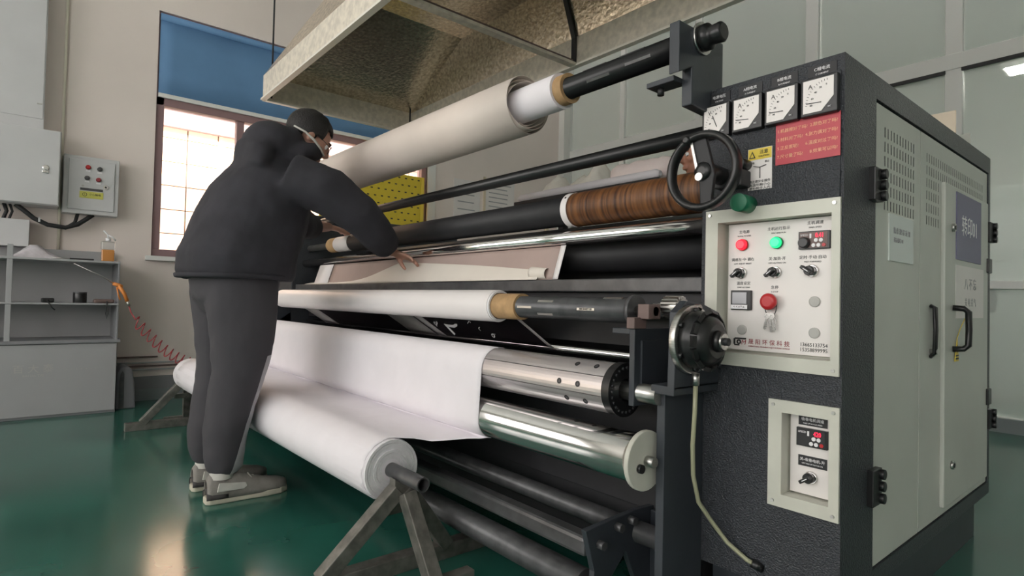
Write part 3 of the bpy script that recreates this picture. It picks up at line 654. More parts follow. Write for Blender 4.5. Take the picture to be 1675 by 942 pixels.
# long bars and rollers
MB().cyl((XLEFT, 1.42, 1.332), (-0.86, 1.42, 1.332), 0.0225, n=26).build('black_tube', M_black, mc)
MB().cyl((XLEFT, 1.47, 1.086), (-0.86, 1.47, 1.086), 0.0245, n=32).build('chrome_bar', M_chrome, mc)
box('front_beam', M_gun, mc, XLEFT - .15, -0.86, 1.405, 1.47, 0.894, 0.936, bevel=0.004)
box('lower_beam', M_blackm, mc, XLEFT - .15, -0.86, 1.44, 1.50, 0.82, 0.893, bevel=0.003)
box('work_table', M_blackm, mc, XLEFT, -0.86, 1.47, 1.75, 0.915, 0.934, bevel=0.002)
box('rear_fascia', M_blackm, mc, XLEFT, -0.86, 1.50, 1.53, 0.72, 0.90, bevel=0.002)
MB().cyl((XLEFT, 2.05, 0.86), (-0.87, 2.05, 0.86), 0.36, n=48).build('heating_drum', M_blackm, mc)
MB().cyl((XLEFT, 1.50, 0.688), (-0.86, 1.50, 0.688), 0.014, n=20).build('guide_rod', M_chrome, mc)
MB().cyl((XLEFT, 1.60, 1.03), (-0.86, 1.60, 1.03), 0.06, n=28).build('rubber_roller', M_blackm, mc)
# silver slatted spreader roller
SY, SZ, SR = 1.20, 0.633, 0.0675
sr = MB().cyl((XLEFT, SY, SZ), (-0.985, SY, SZ), SR - .004, n=36).build('spreader_roller', M_blackm, mc)
ns_ = 8
for k in range(ns_):
    a0 = 2*PI*(k + .30)/ns_ + .018; a1 = 2*PI*(k + 1.30)/ns_ - .018; mm = 6
    P = [];
    for x in (XLEFT + .02, -0.986):
        for rr in (SR - .006, SR): P += [(x, SY + rr*math.cos(a0 + (a1-a0)*i/mm), SZ + rr*math.sin(a0 + (a1-a0)*i/mm)) for i in range(mm + 1)]
    m1 = mm + 1; s_ = MB()
    F = [(m1 + i, m1 + i + 1, 3*m1 + i + 1, 3*m1 + i) for i in range(mm)] + [(2*m1 + i, 2*m1 + i + 1, i + 1, i) for i in range(mm)] \
        + [(i, i + 1, m1 + i + 1, m1 + i) for i in range(mm)] + [(2*m1 + i, 3*m1 + i, 3*m1 + i + 1, 2*m1 + i + 1) for i in range(mm)] + [(0, m1, 3*m1, 2*m1), (mm, 2*m1 + mm, 3*m1 + mm, m1 + mm)]
    s_.add(P, F).build('slat', M_alu, sr)
    am = (a0 + a1) / 2 + (0.05 if k % 2 else -0.05); c_, s2 = math.cos(am), math.sin(am)
    for x in (-1.145 + .02*(k % 3), -1.075 + .02*(k % 3)):
        MB().pipe((x, SY + (SR - .004)*c_, SZ + (SR - .004)*s2), (x, SY + (SR + .0012)*c_, SZ + (SR + .0012)*s2), .0045, .0080, n=16).build('screw_hole', M_blackm, sr)
        MB().cyl((x, SY + (SR - .004)*c_, SZ + (SR - .004)*s2), (x, SY + (SR + .0006)*c_, SZ + (SR + .0006)*s2), .0044, n=12).build('hole_screw', M_gun, sr)
MB().pipe((-0.990, SY, SZ), (-0.965, SY, SZ), .030, SR + .003, n=40).build('end_ring', M_black, sr)
eb_ = MB()
for k in range(24):
    a = 2*PI*k/24; eb_.cyl((-0.967, SY + .058*math.cos(a), SZ + .058*math.sin(a)), (-0.960, SY + .058*math.cos(a), SZ + .058*math.sin(a)), .004, n=6)
eb_.build('end_studs', M_blackm, sr)
MB().cyl((-1.0, SY, SZ), (-0.86, SY, SZ), 0.024, n=24).build('roller_shaft', M_steel, sr)
# chrome roller below it with its pale end disc
KY, KZ = 1.185, 0.470
kr = MB().cyl((XLEFT, KY, KZ), (-0.896, KY, KZ), 0.061, n=48).build('chrome_roller', M_chrome, mc)
MB().cyl((-0.898, KY, KZ), (-0.884, KY, KZ), 0.0745, n=44).build('end_disc', M_frame, kr, bevel=0.002)
MB().cyl((-0.89, KY, KZ), (-0.86, KY, KZ), 0.013, n=18).build('roller_shaft', M_steel, kr)
MB().cyl((-0.886, KY - .030, KZ - .014), (-0.874, KY - .030, KZ - .014), 0.011, n=14).build('disc_bolt', M_black, kr)
# lower foot plate and the floor-level bars
fp = MB().prism([(1.095, .281), (1.30, .292), (1.45, .285), (1.45, .03), (1.32, .06), (1.255, .19), (1.20, .14), (1.19, 0.0), (1.11, 0.0), (1.13, .17)], 'x', -1.018, -1.0).build('foot_plate', M_navy, mc, bevel=0.002)
for (y, z) in ((1.145, .237), (1.215, .266), (1.15, .075), (1.27, .272)):
    MB().cyl((-1.001, y, z), (-0.980, y, z), .012, n=6).build('bolt', M_gun, mc)
box('foot_tie', M_navy, mc, -1.0, -0.86, 1.36, 1.39, .03, .28, bevel=0.003)
bA = (1.135, 0.228); bB = (1.140, 0.121); bC = (1.31, 0.230)
box('cross_bar', M_gun, mc, XLEFT, -1.018, bA[0] - .025, bA[0] + .025, bA[1] - .025, bA[1] + .025, bevel=0.010)
MB().cyl((XLEFT, bB[0], bB[1]), (-1.04, bB[0], bB[1]), 0.039, n=28).build('lower_tube', M_gun, mc)
MB().cyl((-1.05, bB[0], bB[1]), (-1.01, bB[0], bB[1]), 0.020, n=18).build('tube_stub', M_blackm, mc)
MB().cyl((XLEFT, bC[0], bC[1]), (-0.915, bC[0], bC[1]), 0.029, n=28).build('inner_tube', M_gun, mc)
MB().cyl((-0.92, bC[0], bC[1]), (-0.86, bC[0], bC[1]), 0.010, n=14).build('tube_stub', M_steel, mc)
box('under_rail', M_blackm, mc, XLEFT, -0.87, 1.375, 1.415, 0.27, 0.36, bevel=0.003)
for (x0, x1) in ((-1.48, -1.40), (-1.20, -1.12)): box('rail_plate', M_steel, mc, x0, x1, 1.335, 1.38, 0.358, 0.366)
box('bed_cover', M_blackm, mc, XLEFT, -0.87, 1.42, 2.50, 0.10, 0.60)
# far end cabinet carries the other ends of the bars
box('end_cabinet', M_dark, mc, -4.38, XLEFT, 1.376, 2.743, 0.10, 1.43, bevel=0.006)
box('end_plinth', M_navy, mc, -4.36, XLEFT - .02, 1.42, 2.70, 0.0, 0.10)
MB().prism([(1.225, 1.440), (1.282, 1.372), (1.376, 1.368), (1.43, 1.431), (1.43, 1.572), (1.225, 1.572)], 'x', XLEFT - .02, XLEFT + .01).build('shaft_bracket', M_navy, mc, bevel=0.003)
MB().prism([(1.08, 0.30), (1.11, 0.55), (1.376, 0.75), (1.376, 0.0), (1.08, 0.0)], 'x', XLEFT - .02, XLEFT + .004).build('side_plate', M_navy, mc, bevel=0.002)
MB().prism([(1.13, 0.55), (1.376, 0.55), (1.376, 0.88), (1.13, 0.88)], 'x', XLEFT - .018, XLEFT + .004).build('bearing_plate', M_navy, mc, bevel=0.002)
# rear tray between the cabinets
box('rear_tray', M_blackm, mc, -2.46, -1.50, 2.05, 2.46, 1.378, 1.405, bevel=0.003)
for x in (-2.40, -1.56): box('tray_post', M_blackm, mc, x - .02, x + .02, 2.36, 2.40, 0.60, 1.39)

# ================================================================== ROLLS ON THE MACHINE
# loosely wound paper roll on the upper shaft
tr = thing('paper_roll', 'big loosely wound pale paper roll on the upper shaft under the hood', 'paper roll', (-2.6, TSY, TSZ))
MB().cyl((XLEFT + .005, TSY, TSZ), (-0.866, TSY, TSZ), 0.034, n=28).build('shaft', M_black, tr)
for (x, a) in ((-1.20, 2.0), (-1.05, 2.3), (-1.17, 3.6), (-1.02, 3.4)):
    c_, s2 = math.cos(a), math.sin(a)
    MB().bar((x - .045, TSY + .0335*c_, TSZ + .0335*s2), (x + .045, TSY + .0335*c_, TSZ + .0335*s2), .008, .004, up=(0, c_, s2)).build('key_strip', M_gun, tr)
MB().pipe((-3.9, TSY, TSZ), (-1.315, TSY, TSZ), .036, .0485, n=32).build('core', M_card, tr)
MB().pipe((-3.85, TSY, TSZ), (-1.352, TSY, TSZ), .0485, .0585, n=36).build('inner_wind', M_white, tr)
# outer wraps: a spiral sheet, wider to the left, sagging off centre
def spiral(x0, x1, turns, r0, r1, dy, dz, grow, n=40, seed=1):
    rnd = random.Random(seed); rows = []; N_ = int(n * turns)
    for i in range(N_ + 1):
        t = i / N_; a = 2*PI*turns*t - 1.9; row = []
        for j in range(7):
            u = j / 6; x = x1 + (x0 - x1) * u + (0.012*math.sin(a*1.3) if j == 0 else 0)
            r = (r0 + (r1 - r0)*t) * (1 + grow*u) + .003*math.sin(2*a + 1)
            row.append((x, TSY + dy*t + r*math.cos(a), TSZ + dz*t + r*math.sin(a)))
        rows.append(row)
    return MB().sheet(rows)
spiral(-3.80, -1.53, 3.4, .072, .110, .004, .004, 0.10).build('outer_wraps', M_rollp, tr, solid=0.0012)

# white paper roll in the middle
mr = thing('paper_roll', 'white paper roll with cardboard core on the middle shaft above the silver roller', 'paper roll', (-2.6, MSY, MSZ))
MB().cyl((XLEFT + .004, MSY, MSZ), (-0.955, MSY, MSZ), .0345, n=30).build('shaft', M_gun, mr)
for (x, a) in ((-1.27, 2.55), (-1.27, 3.72), (-1.36, 3.14), (-1.10, 3.14), (-1.02, 2.0), (-2.0, 3.1)):
    c_, s2 = math.cos(a), math.sin(a)
    MB().bar((x - .033, MSY + .034*c_, MSZ + .034*s2), (x + .033, MSY + .034*c_, MSZ + .034*s2), .007, .004, up=(0, c_, s2)).build('key_strip', M_steel, mr)
text('lettering', 'AIR SHAFT 03', .008, (-1.10, MSY - .0368, MSZ), M_ink, mr)
MB().cyl((-0.962, MSY, MSZ), (-0.950, MSY, MSZ), .041, n=32).build('shaft_flange', M_gun, mr)
MB().cyl((-0.95, MSY, MSZ), (-0.89, MSY, MSZ), .012, n=16).build('journal', M_steel, mr)
MB().pipe((-3.75, MSY, MSZ), (-1.405, MSY, MSZ), .0350, .0425, n=34).build('core', M_card, mr)
MB().pipe((-3.7, MSY, MSZ), (-1.53, MSY, MSZ), .0425, .0545, n=40).build('paper_wind', M_paper, mr)
MB().pipe((-3.68, MSY, MSZ), (-1.522, MSY, MSZ), .0450, .0515, n=40).build('inner_wind', M_fabend, mr)

# black film roll with brown wound tape at its end
br = thing('film_roll', 'black film roll with brown wound band and white ring', 'film roll', (-2.3, 1.5, 1.19))
RY, RZ = 1.50, 1.190
MB().cyl((XLEFT, RY, RZ), (-0.862, RY, RZ), .022, n=22).build('shaft', M_steel, br)
MB().cyl((-3.30, RY, RZ), (-1.455, RY, RZ), .0535, n=36).build('black_film', M_blackm, br)
tp = MB().loft([(-1.455 + i*.0197, RY, RZ) for i in range(31)], [.0608 + .0006*math.sin(i*5.3)*(i > 6) for i in range(31)], n=36, ref=(0, 0, 1)).build('wound_tape', M_tape, br)
MB().pipe((-1.468, RY, RZ), (-1.440, RY, RZ), .050, .0625, n=36).build('white_ring', M_paper, br)
MB().cyl((-1.454, RY - .0625*.78, RZ + .0625*.62), (-1.454, RY - .064*.78, RZ + .064*.62), .004, n=10).build('ring_hole', M_ink, br)
MB().cyl((-3.52, RY, RZ), (-3.28, RY, RZ), .048, n=32).build('white_wind', M_paper, br)
MB().pipe((-3.63, RY, RZ), (-3.515, RY, RZ), .024, .047, n=30).build('core', M_card, br)

# printed black paper running down behind the silver roller
pr = thing('printed_sheet', 'black printed paper with white borders running down behind the silver roller', 'printed paper', (-2.5, 1.38, .72))
def onweb(x, t): return (x, MSY + .07 + (1.485 - MSY - .07)*t, 0.815 + (0.690 - 0.815)*t)
def webstrip(name, xa, xb, m, off=0.0, t0=0.0, t1=1.0, nx=2):
    rows = [[Vector(onweb(xa + (xb - xa)*j/nx, t0 + (t1 - t0)*i/6)) + Vector((0, -off*.54, -off*.84)) for j in range(nx + 1)] for i in range(7)]
    return MB().sheet(rows).build(name, m, pr, solid=0.0008)
webstrip('paper_web', -3.62, -1.535, M_print, nx=8)
webstrip('white_border', -1.552, -1.532, M_paper, .002); webstrip('white_border', -3.66, -3.45, M_paper, .002)
webstrip('white_patch', -2.56, -2.32, M_blank, .002); webstrip('white_stripe', -2.30, -2.24, M_paper, .002)
WN = Matrix.Rotation(math.atan2(0.195, -0.125), 4, 'X') @ Matrix.Rotation(math.radians(-55), 4, 'Z')
for (s_, x, t, sz) in (('2', -2.06, .50, .16), ('a', -2.17, .46, .07), ('S', -1.93, .16, .035), ('T', -1.90, .36, .035), ('L', -1.87, .55, .035), ('6', -1.83, .75, .05)):
    p = Vector(onweb(x, t)) + Vector((0, -.0016, -.0025))
    text('lettering', s_, sz, p, M_wink, pr, rot=WN)

# cream transfer paper held over the front beam, with the dark pink sheet behind it
cpr = thing('transfer_paper', 'cream transfer paper lifted over the front beam by the worker', 'paper sheet', (-2.6, 1.44, .94))
rows = [[(-3.50 + 2.04*j/24, 1.422 + .040*i/8, .937 + .123*i/8) for j in range(25)] for i in range(9)]
MB().sheet(rows).build('pink_sheet', M_pink, cpr, solid=0.001)
for (xa, xb) in ((-1.478, -1.452), (-3.72, -3.50)):
    rows = [[(xa + (xb - xa)*j, 1.418 + .040*i/8, .938 + .123*i/8) for j in range(2)] for i in range(9)]
    MB().sheet(rows).build('white_edge', M_paper, cpr, solid=0.001)
rows = []
for i in range(13):
    t = i / 12; row = []
    for j in range(49):
        u = j / 48; x = -3.86 + 2.31*u
        pk = (u / .53) if u < .53 else 1 - .55*((u - .53)/.47)**0.8
        pk = max(0.05, pk); hgt = .008 + .105 * pk
        a = t * 1.25
        row.append((x + .02*t*(1 - u), 1.408 + .055*t + .01*math.sin(6*u), .937 + hgt * math.sin(a) / math.sin(1.25)))
    rows.append(row)
MB().sheet(rows).build('cream_sheet', M_cream, cpr, solid=0.001)
rows = []
for i in range(15):
    a = -1.2 + 4.3 * i / 14; row = []
    for j in range(9):
        u = j / 8; r = .024 - .003*u; row.append((-1.60 + .085*u, 1.432 - r*math.cos(a), .962 - .004*u + r*math.sin(a)))
    rows.append(row)
MB().sheet(rows).build('curled_corner', M_cream, cpr, solid=0.001)

# fabrics lying on the rear tray
fbn = thing('fabric_bundle', 'crumpled off-white fabric heap on the rear tray', 'fabric', (-2.1, 2.25, 1.41))
rnd = random.Random(5)
rows = []
for i in range(12):
    row = []
    for j in range(40):
        u = j/39; v = i/11; ed = min(1, 6*min(u, 1-u)) * math.sin(PI*v)**.6
        row.append((-2.40 + .52*u + .01*rnd.uniform(-1, 1), 2.12 + .26*v, 1.405 + ed*(.125 + .035*math.sin(9*u + 2*v) + .02*math.sin(23*u + 5*v) + .012*rnd.uniform(-1, 1))))
    rows.append(row)
MB().sheet(rows).build('fabric_heap', M_ecru, fbn)
wfr = thing('fabric_roll', 'thin white fabric roll lying in front of the fabric heap on the rear tray', 'fabric roll', (-1.9, 2.09, 1.44))
MB().loft([(x, 2.085, 1.427) for x in (-2.45, -2.43, -2.2, -1.85, -1.53, -1.51)], [.012, .020, .022, .022, .021, .012], n=24, ref=(0, 0, 1)).build('roll_body', M_white, wfr)
pbk = thing('fabric_roll', 'short pink and white fabric bundle at the end of the rear tray', 'fabric roll', (-1.5, 2.25, 1.45))
MB().loft([(-1.86 + .0235*i, 2.185, 1.468 + .003*math.sin(i)) for i in range(16)], [.02, .050] + [.060 + .003*math.sin(i*1.7) for i in range(12)] + [.050, .02], n=26, ref=(0, 0, 1)).build('bundle_body', M_pinkb, pbk)

# slotted angle uprights on top of the cabinet
for (y, hgt, lab) in ((2.50, .155, 'cream slotted angle upright standing on the cabinet top'), (2.70, .11, 'shorter grey slotted angle at the back edge of the cabinet top')):
    sa = thing('slotted_angle', lab, 'bracket', (-0.60, y, MZ))
    m_ = M_slot if y < 2.6 else M_door
    box('web_plate', m_, sa, -0.66, -0.655, y - .075, y, MZ, MZ + hgt, bevel=0.001); box('flange_plate', m_, sa, -0.66, -0.56, y - .004, y, MZ, MZ + hgt*.9, bevel=0.001)
    for k in range(4):
        for q in (0, 1):
            MB().box(-0.6562, -0.6540, y - .062 + .034*q, y - .050 + .034*q, MZ + hgt*(.12 + .22*k), MZ + hgt*(.12 + .22*k) + .014, rot=Matrix.Rotation(.5, 3, 'X')).build('slot', M_ink, sa)

# keys on the emergency button
ky = thing('key_ring', 'bunch of metal keys hanging on the red emergency button', 'keys', (-0.68, YF - .012, .85))
lp_ = [(-0.682 + .0165*math.sin(a), YF - .010 - .004*math.cos(a/2), .868 - .020 - .024*math.cos(a) ) for a in [PI + 2*PI*k/24 for k in range(25)]]
MB().tube([(-0.682 + .0148*math.sin(2*PI*k/24), YF - .008, .862 - .028*math.cos(2*PI*k/24)*(-1)) for k in range(25)], .0011, n=6).build('ring_loop', M_gun, ky)
for (dx, an, ln) in ((-.006, .22, .034), (-.001, -.10, .040), (.005, -.22, .036)):
    R_ = Matrix.Rotation(an, 3, 'Y'); c0 = Vector((-0.682 + dx, YF - .010 - abs(dx)*.5, .836))
    q = MB().pipe(c0 + Vector((0, -.001, 0)), c0 + Vector((0, .001, 0)), .003, .0075, n=16)
    e = c0 + R_ @ Vector((0, 0, -ln)); q.bar(c0 + R_ @ Vector((0, 0, -.006)), e, .0045, .0018, up=(0, 1, 0))
    for t in (.6, .75, .9): q.bar(c0 + (e - c0)*t, c0 + (e - c0)*t + R_ @ Vector((.0045, 0, 0)), .003, .0016, up=(0, 1, 0))
    q.build('key', M_steel, ky)
MB().pipe((-0.676, YF - .012, .822), (-0.676, YF - .010, .822), .009, .0105, n=24).build('split_ring', M_steel, ky)

# ================================================================== EXHAUST HOOD
hx0, hx1, hy0, hy1, hz, hzb, hzt = -4.12, 0.9, 1.18, 2.33, 2.19, 2.36, 2.65
tx0, tx1, ty0, ty1 = -3.26, 0.2, 1.30, 2.22
hd_ = thing('exhaust_hood', 'galvanised sheet exhaust hood hanging over the machine', 'exhaust hood', (-1.6, 1.75, hz))
T = .006
def quad(name, p, m): return MB().add(p, [(0, 1, 2, 3)]).build(name, m, hd_, solid=0.004)
A = [(hx0, hy0), (hx1, hy0), (hx1, hy1), (hx0, hy1)]; Bq = [(tx0, ty0), (tx1, ty0), (tx1, ty1), (tx0, ty1)]
for i, nm in enumerate(('front', 'right', 'back', 'left')):
    j = (i + 1) % 4
    quad('skirt_panel', [(*A[i], hz), (*A[j], hz), (*A[j], hzb), (*A[i], hzb)], M_galvo)
    if nm in ('front', 'back'):
        xs_ = [(A[i], Bq[i]), None]
        xm = -2.28
        def pnt(lo, hi, f): return (lo[0] + (hi[0]-lo[0])*f, lo[1] + (hi[1]-lo[1])*f)
        fa = (xm - A[i][0])/(A[j][0] - A[i][0]); fb_ = (xm - Bq[i][0])/(Bq[j][0] - Bq[i][0])
        pa, pb_ = pnt(A[i], A[j], fa), pnt(Bq[i], Bq[j], fb_)
        quad('slope_panel', [(*A[i], hzb), (*pa, hzb), (*pb_, hzt), (*Bq[i], hzt)], M_galv)
        quad('slope_panel', [(*pa, hzb), (*A[j], hzb), (*Bq[j], hzt), (*pb_, hzt)], M_galv)
    else:
        quad('slope_panel', [(*A[i], hzb), (*A[j], hzb), (*Bq[j], hzt), (*Bq[i], hzt)], M_galv)
quad('top_panel', [(*Bq[0], hzt), (*Bq[1], hzt), (*Bq[2], hzt), (*Bq[3], hzt)], M_galv)
for nm, a, b_ in (('rim_front', A[0], A[1]), ('rim_left', A[0], A[3]), ('rim_back', A[3], A[2]), ('rim_right', A[1], A[2])):
    MB().bar((*a, hz + .004), (*b_, hz + .004), .034, .012).build('rim_angle', mat('cream_rim', (0.82, 0.78, 0.70), 0.4), hd_)
MB().bar((-2.28, hy0, hz + .008), (-2.28, hy1, hz + .008), .045, .016).build('cross_tie', M_galvo, hd_)
MB().bar((-2.28, hy0, hz + .022), (-2.28, hy1, hz + .022), .006, .03).build('cross_tie_web', M_brownm, hd_)
MB().bar((-2.28, hy1 - .012, hz), (-2.28, hy1 - .012, hzb), .03, .012).build('seam_angle', M_blackm, hd_)
MB().bar((-2.28, hy1 - .012, hzb - .01), (-2.28, ty1 - .012, hzt - .006), .03, .012).build('seam_angle', M_blackm, hd_)
for (x, y) in ((-4.07, 1.22), (-4.07, 2.29), (0.85, 1.22), (0.85, 2.29)):
    MB().cyl((x, y, hzb - .16), (x, y, ZC), .006, n=8).build('hanger_rod', M_blackm, hd_)

# ================================================================== FABRIC ROLL ON STANDS
RA = Vector((-1.66, 0.90, 0.312)); RB = Vector((-4.16, 0.80, 0.345))
def axp(x): t = (x - RA.x)/(RB.x - RA.x); return RA + (RB - RA)*t
fr = thing('fabric_roll', 'large roll of white fabric on trestle stands in front of the machine', 'fabric roll', (-2.9, .86, .22))
rb_ = MB().loft([axp(x) for x in (-4.16, -4.15, -2.6, -1.672, -1.66)], [.094, .098, .098, .098, .094], n=48, ref=(0, 0, 1)).build('fabric_wind', M_white, fr)
ax = (RB - RA).normalized()
for k in range(6):
    r = .034 + .0105*k
    MB().pipe(RA - ax*(.0005 + .0018*((k*7) % 3)), RA + ax*.01, r, r + .0085, n=40).build('wound_layer', M_fabend, fr)
MB().pipe(axp(-4.34), axp(-1.475), .018, .0225, n=28).build('steel_pipe', M_gun, fr)
# the web: off the top of the roll, to the chrome roller, up the front of the silver roller and over it
def webpath(x):
    c = axp(x); P = []
    cy, cz, r = c.y, c.z, .0995
    for a in (265, 235, 205, 178, 150, 125, 105, 92): P.append((cy + r*math.cos(math.radians(a)), cz + r*math.sin(math.radians(a))))
    y0, z0 = cy + r*math.cos(math.radians(80)), cz + r*math.sin(math.radians(80))
    e = (1.168, 0.4075)
    for t in (0, .2, .4, .6, .8, .95): P.append((y0 + (e[0] - y0)*t, z0 + (e[1] - z0)*t - .012*math.sin(PI*t)))
    for a in (262, 255, 240, 222, 204, 190): P.append((KY + .0635*math.cos(math.radians(a)), KZ + .0635*math.sin(math.radians(a))))
    for t in (.05, .35, .65, .95): P.append((1.1215 + (1.1302 - 1.1215)*t, .470 + (.633 - .470)*t))
    for a in (180, 165, 150, 135, 120, 105, 90, 75, 60, 40): P.append((SY + (SR + .0025)*math.cos(math.radians(a)), SZ + (SR + .0025)*math.sin(math.radians(a))))
    P += [(1.30, .645), (1.42, .60)]
    return P
xs_ = [-1.505 - .0, -1.53, -1.60, -1.75] + [-1.95 - .15*k for k in range(14)]
rows = []
nP = len(webpath(-2))
for i in range(nP):
    row = []
    for x in xs_:
        # right edge slants from the roll end to the machine
        f_ = max(0, min(1, (i - 8)/6)); xe = -1.665 + (.165)*f_; xx = xe + (x + 1.505)
        y, z = webpath(max(xx, -4.1))[i]
        wv = (.003*math.sin(xx*11 + y*40) + .0015*math.sin(xx*27 - y*30)) if 8 < i < 14 else 0
        row.append((xx, y, z + wv))
    rows.append(row)
MB().sheet(rows).build('fabric_web', M_white, fr, solid=0.0015)

def stand(lab, x, yc, apex, flip):
    s_ = thing('trestle_stand', lab, 'stand', (x, yc, 0), 'trestle stands under the fabric roll')
    up = (1, 0, 0)
    MB().bar((x - .03, yc - .33, .025), (x - .03, yc + .36, .025), .05, .05).build('base_bar', M_iron, s_, bevel=0.003)
    MB().bar((x - .02, yc - .24, .045), (x, yc - .012, apex - .026), .045, .045, up=up).build('leg', M_iron, s_, bevel=0.003)
    MB().bar((x - .02, yc + .185, .045), (x, yc + .016, apex - .026), .045, .045, up=up).build('leg', M_iron, s_, bevel=0.003)
    MB().bar((x + .155*flip, yc + .03, .03), (x + .030*flip, yc + .005, apex - .034), .045, .045, up=(0, 1, 0)).build('leg', M_iron, s_, bevel=0.003)
    MB().bar((x + .16*flip, yc - .10, .02), (x + .16*flip, yc + .16, .02), .04, .04).build('foot_bar', M_iron, s_, bevel=0.003)
    MB().bar((x - .055, yc - .06, .19), (x - .055, yc + .09, .19), .03, .03).build('brace', M_iron, s_, bevel=0.002)
    MB().prism([(yc - .03, apex - .05), (yc + .03, apex - .05), (yc + .03, apex + .01), (yc + .018, apex + .001), (yc, apex - .005), (yc - .018, apex + .001), (yc - .03, apex + .01)], 'x', x - .018, x + .018).build('cradle', M_iron, s_, bevel=0.001)
stand('weathered steel trestle stand holding the open end of the fabric roll pipe', -1.60, axp(-1.60).y, axp(-1.60).z - .0165, 1)
stand('weathered steel trestle stand under the fabric roll end by the red hose', -4.22, axp(-4.22).y, axp(-4.22).z - .0165, -1)

# ================================================================== LEFT WALL THINGS
rk = thing('steel_shelf_cabinet', 'grey steel tool cabinet with open shelves against the window wall', 'cabinet', (-5.15, .18, 0))
KX0, KX1, KY0, KY1 = -5.37, -4.98, -.62, .488
box('back_panel', M_rackl, rk, KX0, KX0 + .01, KY0, KY1, .51, 1.155)
box('side_panel', M_rackm, rk, KX0, KX1 + .005, KY1 - .012, KY1, .51, 1.075, bevel=0.002)
box('side_panel', M_rackm, rk, KX0, KX1, KY0, KY0 + .012, .51, 1.155)
box('upright', M_rackl, rk, KX1 - .03, KX1 + .004, -.125, -.095, .51, 1.155, bevel=0.002)
box('shelf', M_rackl, rk, KX0, KX1 + .012, KY0, KY1, 1.058, 1.072, bevel=0.002)
box('shelf', M_rackl, rk, KX0, KX1 + .010, KY0, KY1, .762, .774, bevel=0.002)
box('worktop', M_rackm, rk, KX0, KX1 + .025, KY0, KY1 + .015, .498, .520, bevel=0.002)
box('base_case', M_rackm, rk, KX0, KX1, KY0, KY1, .0, .498, bevel=0.003)
dr_ = box('front_door', M_rackl, rk, KX1 - .002, KX1 + .010, KY0 + .01, KY1 - .003, .018, .492, bevel=0.003)
text('lettering', '百 大 泰', .060, (KX1 + .011, .03, .33), M_blank, rk, rot=ENDX)
text('lettering', 'BAI DA TAI', .022, (KX1 + .011, .03, .288), M_blank, rk, rot=ENDX)
text('lettering', '· · · · · · · ·', .05, (KX1 + .011, .30, .318), M_blank, rk, rot=ENDX)
# things on its shelves
bg_ = thing('plastic_bag', 'crumpled translucent plastic bag on the top shelf of the tool cabinet', 'bag', (-5.1, .0, 1.072))
rnd = random.Random(8); rows = []
for i in range(14):
    row = []
    for j in range(18):
        u = i/13; v = j/17; e_ = (math.sin(PI*u)*math.sin(PI*v))**.5
        row.append((-5.27 + .24*u, -.13 + .33*v, 1.073 + e_*(.085*math.exp(-((v - .42)/.28)**2) + .02*rnd.random())))
    rows.append(row)
MB().sheet(rows).build('bag_film', mat('bag_film', (0.66, 0.62, 0.66), 0.25, noise=.1, nscale=30), bg_)
bt = thing('oil_bottle', 'clear pump bottle of amber oil on the top shelf of the tool cabinet', 'bottle', (-5.02, .415, 1.072))
bx_, by_ = -5.02, .415
MB().box(bx_ - .028, bx_ + .028, by_ - .038, by_ + .038, 1.073, 1.155).build('oil', M_amber, bt, bevel=0.006)
MB().box(bx_ - .031, bx_ + .031, by_ - .041, by_ + .041, 1.155, 1.215).build('bottle_body', M_clear, bt, bevel=0.010)
MB().cyl((bx_, by_, 1.215), (bx_, by_, 1.238), .016, n=18).build('cap', M_wink, bt)
MB().tube([(bx_, by_, 1.235), (bx_, by_ - .005, 1.265), (bx_, by_ - .022, 1.285), (bx_, by_ - .030, 1.29)], .006).build('pump', M_wink, bt)
MB().tube([(bx_, by_, 1.258), (bx_, by_ + .025, 1.248), (bx_, by_ + .045, 1.225)], .006).build('spout', M_wink, bt)
MB().box(-5.03, -5.0, .20, .335, 1.073, 1.084).build('tool_handle', M_cable, tag(bpy.data.objects.new('screwdriver', None), 'slim dark screwdriver lying beside the plastic bag', 'screwdriver'))
sd = [o for o in bpy.data.objects if o.name == 'screwdriver'][0]; COL.objects.link(sd); WORLD['screwdriver'] = Vector((0, 0, 0))
MB().cyl((-5.015, .10, 1.0785), (-5.015, .205, 1.0785), .003, n=8).build('blade', M_steel, sd)
cu_ = thing('round_tin', 'dark round tin on the middle shelf of the tool cabinet', 'tin', (-5.02, .265, .774))
MB().cyl((-5.02, .265, .774), (-5.02, .265, .842), .040, n=26).build('tin_body', M_black, cu_, bevel=0.003); MB().pipe((-5.02, .265, .842), (-5.02, .265, .850), .030, .040, n=26).build('tin_lid', M_gun, cu_)
tm = thing('tape_measure', 'small black tape measure with strap on the middle shelf', 'tape measure', (-5.0, .09, .774))
MB().box(-5.03, -4.985, .055, .125, .774, .806).build('case', M_black, tm, bevel=0.008); MB().tube([(-4.985, .09, .79), (-4.962, .095, .775), (-4.960, .115, .74), (-4.96, .13, .725)], .004).build('strap', M_cable, tm)
pc = thing('cable_pouch', 'low dark pouch with hanging loop on the middle shelf', 'pouch', (-5.0, .40, .774))
MB().box(-5.05, -4.98, .34, .462, .774, .803).build('pouch_body', M_brownm, pc, bevel=0.010)
MB().tube([(-4.985, .415, .787), (-4.966, .415, .788), (-4.960, .415, .765), (-4.960, .412, .70), (-4.960, .418, .665), (-4.960, .424, .70), (-4.960, .418, .765), (-4.966, .418, .788)], .003).build('hanging_loop', M_cable, pc)
